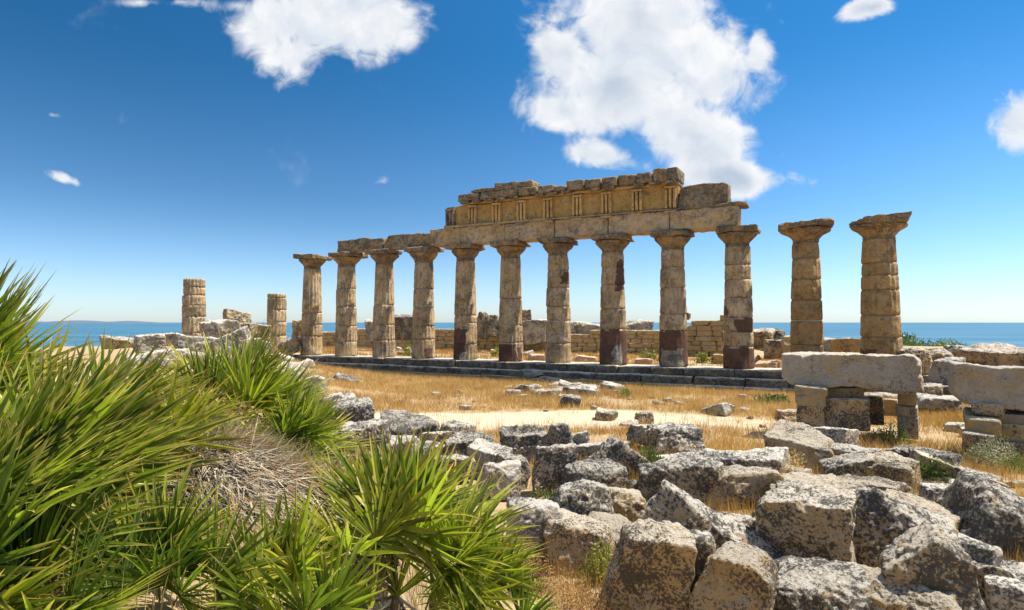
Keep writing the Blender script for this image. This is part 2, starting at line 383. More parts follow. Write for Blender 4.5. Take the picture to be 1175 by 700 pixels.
# ground: straw-littered earth, sandy path
M_GR, t, b, out = new_mat('dry_earth')
P = t.node('ShaderNodeTexCoord').outputs['Object']
pa = t.node('ShaderNodeAttribute'); pa.attribute_name = 'path'
na = t.noise(P, .6, 5, .6); nb_ = t.noise(P, 5, 6, .65); nc = t.noise(P, 45, 5, .7)
col = t.mix(t.ramp(na, .35, .65), (.44, .30, .14), (.50, .38, .22)); col = t.mix(t.ramp(nb_, .4, .65), col, (.36, .27, .16))
pth = t.ramp(t.math('ADD', pa.outputs['Fac'], t.math('MULTIPLY', t.math('SUBTRACT', nb_, .5), .9)), .35, .65)
col = t.mix(pth, col, t.mix(t.ramp(nb_, .35, .7), (.66, .55, .40), (.54, .43, .29)))
col = t.mix(t.ramp(nc, .3, .7, .0, .45), col, (.30, .22, .14))
t.put(b.inputs['Base Color'], col)
bp = t.node('ShaderNodeBump'); t.put(bp.inputs['Height'], t.math('ADD', nb_, nc)); bp.inputs['Strength'].default_value = .6; bp.inputs['Distance'].default_value = .04
t.l.new(bp.outputs[0], b.inputs['Normal'])
M_SEA, t, b, out = new_mat('sea_water')
P = t.node('ShaderNodeTexCoord').outputs['Object']
mp = t.node('ShaderNodeMapping'); t.put(mp.inputs[0], P); mp.inputs['Scale'].default_value = (.0012, .004, 1)
ns = t.noise(mp.outputs[0], 1., 5, .6)
t.put(b.inputs['Base Color'], t.mix(t.ramp(ns, .35, .65), (.032, .12, .20), (.065, .175, .26)))
b.inputs['Roughness'].default_value = .55; b.inputs['Specular IOR Level'].default_value = .25
mp2 = t.node('ShaderNodeMapping'); t.put(mp2.inputs[0], P); mp2.inputs['Scale'].default_value = (.05, .12, 1)
bp = t.node('ShaderNodeBump'); t.put(bp.inputs['Height'], t.noise(mp2.outputs[0], 1., 6, .6)); bp.inputs['Strength'].default_value = .5; bp.inputs['Distance'].default_value = 3.
t.l.new(bp.outputs[0], b.inputs['Normal'])
M_HEAD, t, b, out = new_mat('headland_rock_haze_tint'); b.inputs['Base Color'].default_value = (.10, .14, .20, 1)  # haze of distance painted in as a blue-grey base colour

# ------------------------------------------------------------------ ground, sea, headland
na_, rr = 900, np.concatenate([[.05], np.geomspace(.5, 16, 150), np.geomspace(16.3, 70, 130), np.geomspace(71, 260, 50)])
ang = np.linspace(0, 2*np.pi, na_, endpoint=False)
X = rr[:, None]*np.cos(ang)[None]; Y = rr[:, None]*np.sin(ang)[None]; Z = terrain(X, Y)
V = np.stack([X, Y, Z], -1).reshape(-1, 3)
i, j = np.meshgrid(np.arange(len(rr)-1), np.arange(na_), indexing='ij'); j2 = (j+1) % na_
Fc = np.stack([i*na_+j, (i+1)*na_+j, (i+1)*na_+j2, i*na_+j2], -1).reshape(-1, 4)
Vx, Vy = V[:, 0], V[:, 1]
pw = 2.35-.9*sst(3, 9, Vx)+.35*fbm(np.stack([Vx*.3, Vy*.3, Vx*0], -1), 2)
pathv = sst(pw+.5, pw-.5, np.abs(Vy-path_y(Vx)))*sst(-11, -7, Vx)*(1-.55*sst(5, 12, Vx))
pathv = pathv*(.8+.5*fbm(np.stack([Vx*.9, Vy*2.2, Vx*0], -1), 3))
pathv = np.maximum(pathv, .5*sst(1.6, .3, np.abs(Vy-(20.5-.5*(Vx-6))))*sst(5, 7, Vx)*sst(15, 10, Vx))
gr = mesh_np('ground', V, Fc, M_GR, attr={'path': pathv}); tag(gr, 'dry golden earth with a pale sandy path and a rocky mound', kind='structure')
nr = np.concatenate([[140], np.geomspace(170, 90000, 60)]); A = np.linspace(0, 2*np.pi, 180, endpoint=False)
V = np.stack([nr[:, None]*np.cos(A), nr[:, None]*np.sin(A), 0*nr[:, None]+0*A-33.], -1).reshape(-1, 3)
i, j = np.meshgrid(np.arange(len(nr)-1), np.arange(180), indexing='ij'); j2 = (j+1) % 180
Fc = np.stack([i*180+j, (i+1)*180+j, (i+1)*180+j2, i*180+j2], -1).reshape(-1, 4)
tag(mesh_np('sea', V, Fc, M_SEA), 'calm blue sea reaching the horizon', kind='structure')
hx = np.linspace(-15500, -9500, 60); prof = 90*np.exp(-((hx+12900)/1100)**2)+70*np.exp(-((hx+11200)/700)**2)+60*np.exp(-((hx+14400)/500)**2)-36+14*fbm(np.stack([hx*.002, hx*0, hx*0], -1), 3)
V = []; nh = len(hx)
for dy, k in ((-500, -40), (-250, .6), (0, 1.), (300, .7), (600, -40)):
    zz = np.full(nh, -40.) if k < 0 else np.maximum(prof, -36)*k-(0 if k == 1 else 4)
    V.append(np.stack([hx, 18500+dy+0*hx, zz], -1))
V = np.concatenate(V); i, j = np.meshgrid(np.arange(4), np.arange(nh-1), indexing='ij')
Fc = np.stack([i*nh+j, i*nh+j+1, (i+1)*nh+j+1, (i+1)*nh+j], -1).reshape(-1, 4)
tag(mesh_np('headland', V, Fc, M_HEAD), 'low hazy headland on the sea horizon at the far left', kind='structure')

# ------------------------------------------------------------------ stepped platform
def tloc(s, b, z): x, y = to_world(s, b); return (x, y, z)
plat = empty('stepped_platform', tloc(18, 0, 0), TROT)
tag(plat, 'long dark two stepped stone platform with pale top painted as sunlit under the row of columns', 'temple platform')
def course(name, z0, z1, b0, b1, s0, s1, lens, seed):
    g = np.random.default_rng(seed); parts = []; s = s0; k = 0
    while s < s1-.3:
        L = min(g.uniform(*lens), s1-s)
        dz, db = g.normal(0, .012), g.normal(0, .03)
        parts.append(cbox(s-18+.012, s+L-18-.012, b0+db, b1, z0, z1+dz, res=.16, cuts=3, cutmin=.9, cutmax=.99, jit=.006, rough=.018, sharp=60, seed=seed*100+k, maxn=30)); s += L; k += 1
    v, f = join(parts); return mesh_np(name, v, f, M_STEP, plat)
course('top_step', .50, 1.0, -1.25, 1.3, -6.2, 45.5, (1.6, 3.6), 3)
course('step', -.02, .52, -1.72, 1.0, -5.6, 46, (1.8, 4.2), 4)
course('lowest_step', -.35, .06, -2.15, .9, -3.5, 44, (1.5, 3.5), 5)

# ------------------------------------------------------------------ columns
def drum(name, z0, z1, rf, seed, parent, mats, nfl=18, wear=.3, patches=(), shift=(0, 0), chip=.03, na=108, facing=0, leanx=0):
    g = np.random.default_rng(seed); nz = max(5, int((z1-z0)/.11)); zz = np.linspace(z0, z1, nz+1)
    zz = np.concatenate([[z0], zz, [z1]]); A = np.linspace(0, 2*np.pi, na, endpoint=False)
    A2, Z2 = np.meshgrid(A, zz); Rr = rf(Z2)
    off = g.uniform(0, 60); ph = g.uniform(-.06, .06)
    pn = np.stack([np.cos(A2)*1.4+off, np.sin(A2)*1.4+off, Z2*.9], -1)
    wear_m = np.clip(1.05-wear*1.3+1.3*fbm(pn*.8+3, 2), 0.12, 1)
    fl = np.abs(np.sin((A2+ph)*nfl/2)); Rr = Rr-.075*wear_m*(fl**.8)
    Rr = Rr+chip*1.1*fbm(pn*1.1, 3)-chip*1.6*np.clip(fbm(pn*2.7+11, 2)-.2, 0, 1)*2
    e = np.minimum(Z2-z0, z1-Z2)
    cn = np.clip(.5+fbm(np.stack([np.cos(A2)*3+off, np.sin(A2)*3, Z2*0+z0], -1), 2), 0, 1)
    Rr = Rr-np.clip(1-e/.045, 0, 1)**2*(.008+.035*cn)*(1+1.3*wear)
    Xc = shift[0]+Rr*np.cos(A2); Yc = shift[1]+Rr*np.sin(A2)
    Zc = Z2+0
    Xc[0] = shift[0]; Yc[0] = shift[1]; Xc[-1] = shift[0]; Yc[-1] = shift[1]
    V = np.stack([Xc, Yc, Zc], -1).reshape(-1, 3); m = len(zz)
    i, j = np.meshgrid(np.arange(m-1), np.arange(na), indexing='ij'); j2 = (j+1) % na
    Fc = np.stack([i*na+j, i*na+j2, (i+1)*na+j2, (i+1)*na+j], -1).reshape(-1, 4)
    mi = np.zeros(len(Fc), int)
    if patches:
        fc = V[Fc].mean(1); an = np.degrees(np.arctan2(fc[:, 1]-shift[1], fc[:, 0]-shift[0]))-facing
        an = (an+180) % 360-180
        nn = fbm(fc*2.2+off, 2)
        for (p0, p1, a0, a1, val) in patches:
            k = (fc[:, 2] > p0+nn*.12) & (fc[:, 2] < p1+nn*.12) & (an > a0+nn*25) & (an < a1+nn*25); mi[k] = val
    return mesh_np(name, V, Fc, mats, parent, mi=mi)
def column(s, b, joints, label, r0=.92, r1=.735, seed=0, cap=True, capw=2.31, wear=.3, patches=(), mat=M_COL, chip=.03, capplanes=(), capoff=(0, 0), base=1.0, fullh=7.45, topcut=None, groupn=None, xy=None, nfl=18, captilt=(0, 0), echx=0):
    g = np.random.default_rng(seed+900)
    loc = xy if xy else tloc(s, b, base)
    root = empty('doric_column', loc, TROT)
    tag(root, label, 'column', groupn or 'standing columns of the ruined temple')
    rf = lambda z: (r0+(r1-r0)*(z/fullh)+.02*np.sin(np.pi*np.clip(z/fullh, 0, 1)))
    # direction of the camera in the column's own frame
    facing = math.degrees(math.atan2(-loc[1], -loc[0])-TROT)
    zs = [0]+list(joints)
    for k in range(len(zs)-1):
        sh = (g.normal(0, .012), g.normal(0, .012))
        # patches: angles given as + to the viewer's right
        drum('drum', zs[k]+(0 if k == 0 else .004), zs[k+1]-.004, rf, seed*31+k, root, [mat, M_BRK, M_PALE], wear=wear, shift=sh, chip=chip, facing=facing, nfl=nfl, patches=patches)
    top = zs[-1]
    if cap:
        capital = None
        H = 8.62
        # echinus by revolution
        prof = [(r1-.03, top+.004), (r1-.01, top+.10), (r1-.05, top+.12), (r1-.0, top+.2), (r1+.06, top+.28), (r1+.20, top+.43), (capw/2-.12, top+.60), (capw/2-.05, top+.72), (capw/2-.12, top+.80)]
        na = 72; A = np.linspace(0, 2*np.pi, na, endpoint=False); V = []
        pr = np.array(prof); tt = np.linspace(0, len(pr)-1, 26); pr = np.stack([np.interp(tt, range(len(pr)), pr[:, 0]), np.interp(tt, range(len(pr)), pr[:, 1])], -1)
        pr = np.concatenate([[[0.01, pr[0, 1]]], pr, [[.01, pr[-1, 1]]]])
        RR, AA = np.meshgrid(pr[:, 0], A, indexing='ij'); ZZ = pr[:, 1][:, None]+0*AA
        pn = np.stack([np.cos(AA)*1.6+seed*3.1, np.sin(AA)*1.6, ZZ*1.8], -1)
        RR = RR*(1+.07*fbm(pn, 3)-.16*np.clip(fbm(pn*1.3+4, 2)-.12, 0, 1)*2)
        V = np.stack([RR*np.cos(AA)+echx, RR*np.sin(AA), ZZ], -1).reshape(-1, 3)
        i, j = np.meshgrid(np.arange(len(pr)-1), np.arange(na), indexing='ij'); j2 = (j+1) % na
        Fc = np.stack([i*na+j, i*na+j2, (i+1)*na+j2, (i+1)*na+j], -1).reshape(-1, 4)
        capital = mesh_np('capital', V, Fc, M_CAP if mat is M_COL else M_CAP, root)
        v, f = stone_np(capw, capw, .33, res=.07, sharp=40, cuts=5, cutmin=.80, cutmax=.98, jit=.012, rough=.055, seed=seed+5, planes=capplanes)
        v = v@rotm(captilt[0], captilt[1], 0).T+np.array([capoff[0], capoff[1], top+.985])
        mesh_np('abacus', v, f, M_CAP, capital)
    return root
SC = [0, 3.85, 7.80, 11.66, 15.45, 19.27, 23.0, 26.94, 30.94, 34.88, 38.66, 42.39]
LB = ['slim fluted column at the left end of the row whose capital carries nothing',
      'fluted column under the left end of the lowest thin beam',
      'fluted column under the gap between the two thin weathered beams',
      'fluted column with small red patch at its foot, just left of the tall beam',
      'column with red brown repair on the left of its foot under the frieze end',
      'fluted column with solid red brown foot and no patches higher up',
      'pale column without red foot, with one small dark red patch high on its right',
      'column with long dark red patch near its top and red brown foot',
      'smooth pale column with red brown foot and large rounded pale fragment at its base',
      'column at the right end of the entablature with red brown square patch on its right',
      'free standing golden column with drooping capital, next right of the entablature',
      'rightmost free standing golden column whose lopsided capital juts to the right']
specs = [
 dict(joints=[1.6, 2.6, 3.6, 7.45], capw=2.42, wear=.15, capplanes=[(-.3, -.2, 1, .93)], captilt=(0, .05)),
 dict(joints=[1.2, 2.5, 4.1, 5.6, 7.45], capw=2.48, wear=.35),
 dict(joints=[1.35, 2.6, 4.2, 7.45], capw=2.53, wear=.12, capplanes=[(1, .2, -.4, .7)]),
 dict(joints=[1.5, 2.5, 3.9, 5.4, 7.45], capw=2.37, wear=.2, patches=[(0, .85, 5, 60, 1)]),
 dict(joints=[1.2, 2.75, 3.3, 7.45], capw=2.31, wear=.2, patches=[(-1, 2.35, -95, 5, 1), (-1, .6, -20, 5, 2)]),
 dict(joints=[1.35, 2.6, 4.5, 7.45], capw=2.34, wear=.15, patches=[(-1, 1.25, -180, 25, 1), (-1, 1.0, 32, 60, 1)]),
 dict(joints=[1.35, 2.9, 3.9, 5.2, 6.4, 7.45], capw=2.34, wear=.35, patches=[(5.5, 6.3, 15, 80, 1)]),
 dict(joints=[2.35, 3.7, 5.3, 6.5, 7.45], capw=2.40, wear=.4, patches=[(4.9, 6.9, 22, 90, 1), (-1, 2.3, -180, 180, 1), (-1, 1.35, -5, 48, 2)]),
 dict(joints=[2.3, 3.3, 5.0, 6.3, 7.45], capw=2.40, wear=.4, patches=[(-1, 2.25, -180, 180, 1), (-1, 1.1, -60, 45, 2)]),
 dict(joints=[1.35, 2.2, 3.1, 4.3, 5.4, 6.3, 7.45], capw=2.45, wear=.42, patches=[(-1, 1.3, -180, 180, 1), (2.25, 3.1, -5, 90, 1), (3.2, 3.8, -90, -45, 1)], capplanes=[(-1, -.4, 0, .82)]),
 dict(joints=[.35, 1.5, 2.9, 4.1, 5.3, 6.5, 7.45], capw=2.86, wear=.35, mat=M_COLG, chip=.028, patches=[(-1, .33, -180, 180, 1)], capplanes=[(-1, -.6, 1.2, .8)], captilt=(0, -.07)),
 dict(joints=[2.0, 3.2, 4.6, 5.4, 6.1, 7.45], capw=2.92, wear=.35, mat=M_COLG, chip=.03, r0=1.06, r1=.84, patches=[(-1, 1.3, -95, -20, 1)], capplanes=[(-1, -.5, .1, .62), (1, 0, -.8, .86)], captilt=(0, -.04)),
]
for k, sp in enumerate(specs):
    column(SC[k], 0, label=LB[k], seed=k+1, **sp)
column(-4.21, 0, [1.6, 2.8, 3.9, 5.0, 5.35], 'short broken column stump of five drums at the left end of the platform', seed=41, cap=False, wear=.4, r0=.86, r1=.78, groupn='broken capless columns left of the row')
p = at(222, 409, 50)
column(0, 0, [2.0, 3.3, 4.2, 5.0, 5.65, 6.35], 'lone capless column of separated drums rising from rubble at the far left', seed=42, cap=False, wear=.3, r0=.9, r1=.80, chip=.05, groupn='broken capless columns left of the row', xy=(p[0], 50, .95))

# ------------------------------------------------------------------ entablature
ent = empty('entablature', tloc(18, 0, 9.62), TROT)
tag(ent, 'ochre beam, triglyph frieze and broken cornice lying across the capitals', 'entablature')
def eb(name, s0, s1, b0, b1, z0, z1, mat, parent=ent, **kw):
    a = dict(res=.10, cuts=3, cutmin=.9, cutmax=.99, jit=.006, rough=.02, sharp=60, maxn=60); a.update(kw)
    v, f = cbox(s0-18, s1-18, b0, b1, z0-9.62, z1-9.62, **a); return mesh_np(name, v, f, mat, parent)
# the two thin low beams on the left
eb('architrave_block', 3.35, 8.15, -.62, .62, 9.60, 10.62, M_CRN, seed=61, rough=.05, cutmin=.85, planes=[(1, 0, -.5, .9)])
eb('architrave_block', 8.22, 12.76, -.64, .62, 9.60, 10.72, M_CRN, seed=62, rough=.045, planes=[(-1, 0, .9, .83)])
# the tall beam, one block per bay
edges = [12.80, 15.5, 19.25, 23.05, 26.9, 30.9, 35.05]
for k in range(len(edges)-1):
    kw = dict(planes=[(1, 0, -.25, .965)], rough=.035) if k == len(edges)-2 else {}
    eb('architrave_block', edges[k]+.006, edges[k+1]-.006, -.86+(.02 if k % 2 else 0), .8, 9.60, 10.86, M_ARC, seed=70+k, **kw)
eb('taenia', 14.2, 31.6, -1.03, .8, 10.863, 10.99, M_ARC, seed=81, rough=.012, maxn=120, cuts=0)
eb('taenia', 33.2, 35.5, -1.0, .7, 10.863, 11.06, M_CRN, seed=82, rough=.06, planes=[(-1, 0, -.3, .9)])
# frieze backing (metopes) and triglyphs
eb('metope', 14.95, 31.45, -.70, .7, 10.993, 12.50, M_ENT, seed=83, maxn=150, rough=.012, cuts=0)
eb('frieze_block', 14.25, 14.94, -.80, .6, 10.993, 12.44, M_CRN, seed=84, rough=.02)
eb('frieze_block', 31.47, 34.45, -.80, .6, 10.90, 12.36, M_CRN, seed=85, rough=.05, cutmin=.88, cuts=5)
tr_s = [14.62, 16.55, 18.55, 20.55, 22.6, 24.75, 26.8, 28.85, 31.0]
for k, s in enumerate(tr_s):
    parts = []
    z1 = 12.42 if k else 12.30
    for q in (-.265, 0, .265):
        parts.append(cbox(s+q-.085-18, s+q+.085-18, -.97, -.62, 11.0-9.62, z1-.16-9.62, res=.07, cuts=2, cutmin=.9, cutmax=.99, jit=.01, rough=.05, sharp=20, seed=k*7+int(q*10)+50))
    parts.append(cbox(s-.38-18, s+.38-18, -1.0, -.62, z1-.158-9.62, z1-9.62, res=.07, cuts=2, jit=.01, cutmin=.9, rough=.05, seed=k*7+5))
    v, f = join(parts); mesh_np('triglyph', v, f, M_ENT if k else M_CRN, ent)
    eb('regula', s-.38, s+.38, -.985, -.80, 10.70, 10.86, M_ARC, seed=k+200, rough=.05, res=.06)
# cornice: bed with mutules, overhanging blocks with a broken top line
eb('cornice_bed', 15.7, 31.5, -.95, .7, 12.503, 12.66, M_ENT, seed=90, maxn=150, rough=.015, cuts=0)
for k in range(16):
    s = 16.1+k*1.0
    if k in (5, 9, 12): continue
    eb('mutule', s-.34, s+.34, -1.34, -.9, 12.52, 12.70, M_CRN, seed=300+k, rough=.06, res=.06)
tops = [(15.55, 17.3, 13.20), (17.32, 19.1, 13.22), (19.12, 20.5, 13.24), (20.52, 22.0, 13.22), (22.1, 23.2, 13.20), (23.25, 24.1, 13.10), (24.2, 25.4, 13.32),
        (25.5, 26.6, 13.30), (26.65, 27.7, 13.30), (27.75, 28.9, 13.35), (28.95, 30.0, 13.36), (30.05, 31.6, 13.50)]
gg = np.random.default_rng(5)
for k, (a, b_, zt) in enumerate(tops):
    eb('cornice_block', a, b_-.02, -1.42+gg.uniform(-.02, .16), .8, 12.705, zt, M_CRN, seed=320+k, rough=.045, cutmin=.86, cuts=5, sharp=34, res=.08)
eb('cornice_block', 16.6, 18.6, -1.25, .5, 13.245, 13.50, M_CRN, seed=340, rough=.05)
eb('cornice_block', 18.62, 21.6, -1.25, .5, 13.255, 13.74, M_CRN, seed=341, rough=.04)

# ------------------------------------------------------------------ walls behind the colonnade
def masonry(s0, s1, b, depth, z0, topf, seed, hc=.42):
    g = np.random.default_rng(seed); parts = []; z = z0; k = 0; sm = (s0+s1)/2
    while z < 5:
        s = s0+g.uniform(-.4, 0); hh = hc*g.uniform(.85, 1.2)
        while s < s1:
            L = g.uniform(.7, 1.7); tz = topf(s+L/2)
            if z+hh < tz+g.uniform(-.15, .25):
                parts.append(cbox(s-sm+.012, min(s+L, s1)-sm-.012, b-depth/2+g.normal(0, .04)-b, depth/2, z+.008, z+hh-.008, res=.2, cuts=2, cutmin=.88, jit=.015, rough=.035, sharp=26, seed=seed*50+k, maxn=10))
            s += L; k += 1
        z += hh
        if z > 4.6: break
    return join(parts), sm
def wall_thing(s0, s1, b, depth, topf, seed, label, mat=M_WALL, z0=.5):
    (v, f), sm = masonry(s0, s1, b, depth, z0, topf, seed)
    o = mesh_np('masonry_wall', v, f, mat, loc=tloc(sm, b, 0), rot=(0, 0, TROT)); return tag(o, label, 'wall')
wall_thing(-17, 28.3, 17.5, 1.1, lambda s: 3.05+.3*math.sin(s*.6), 8, 'long low wall of ochre blocks seen between the columns')
wall_thing(28.4, 31.9, 16.5, 1.3, lambda s: 3.85+.15*math.sin(s*3)+(.5 if s > 30.5 else 0), 9, 'taller ragged corner of ochre block wall left of the right end column of the entablature')

# ------------------------------------------------------------------ stones from the photograph
def place_stone(px0, px1, py0, py1, label, mat=None, Z=None, dr=.8, yaw=None, roll=0, pitch=0, seed=None, zc=None, cat='stone', name='fallen_block', group=None, ground=False, hmin=.32, trough=False, **kw):
    """px0..px1, py0..py1: the stone's box in the photograph; Z its distance"""
    global _sid; _sid += 1
    seed = _sid*13+5 if seed is None else seed; g = np.random.default_rng(seed)
    if Z and Z >= 62: py1 = py1+12
    if not ground and py0 > 400 and px0 > 500: px0 -= 3; px1 += 3; py0 -= 1; py1 += 5
    cx, cy = (px0+px1)/2, (py0+py1)/2
    if ground:
        hit = ground_hit(cx, py1-.12*(py1-py0)); Z = hit[1]
    if Z is None: Z = (CAMZ-(zc if zc is not None else (.45 if cy < 600 else .6)))*F_PX/(cy-370)
    W = (px1-px0)*Z/F_PX; Hm = (py1-py0)*Z/F_PX; a = math.atan((cy-370)/F_PX)
    d = dr*W; h = (Hm-d*math.sin(a)*.85)/math.cos(a)
    if h < hmin*Hm: h = hmin*Hm
    if yaw is None: yaw = g.uniform(-22, 22)
    ya = abs(R(yaw)); ca, sa = math.cos(ya), math.sin(ya)
    W = W/(ca+sa*dr*.8)*1.12; d = dr*W*1.05
    c = at(cx, cy, Z+(d*.2 if ground else 0))
    if ground:
        c[2] = float(terrain(c[0], c[1]))+h*.32
    if not ground and Z < 14.5 and px0 > 540 and 'resting' not in label:
        e_ = .12*h+.22; h += e_; c[2] -= e_/2
    a_ = dict(res=max(.022, W/56), maxn=60, sharp=30, cuts=8, cutmin=.70, cutmax=.96, jit=.13, rough=.066)
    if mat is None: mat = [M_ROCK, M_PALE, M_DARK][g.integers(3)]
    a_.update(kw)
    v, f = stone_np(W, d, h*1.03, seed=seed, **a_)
    if trough:
        mk = sst(.40*W, .28*W, np.abs(v[:, 0]+.06*W))*sst(.02*h, .12*h, v[:, 2])*sst(.46*d, .34*d, v[:, 1]); v[:, 2] -= mk*.26*h
    o = mesh_np(name, v, f, mat, loc=tuple(c), rot=(R(pitch), R(roll), R(yaw)-0.0))
    # turn with the viewing direction so that the given box is the seen outline
    o.rotation_euler[2] = R(yaw)-math.atan2(c[0], c[1])
    return tag(o, label, cat, group)
_sid = 0
K = M_ROCK; Pm = M_PALE; Dm = M_DARK; TN = M_TAN; PP = M_PEP
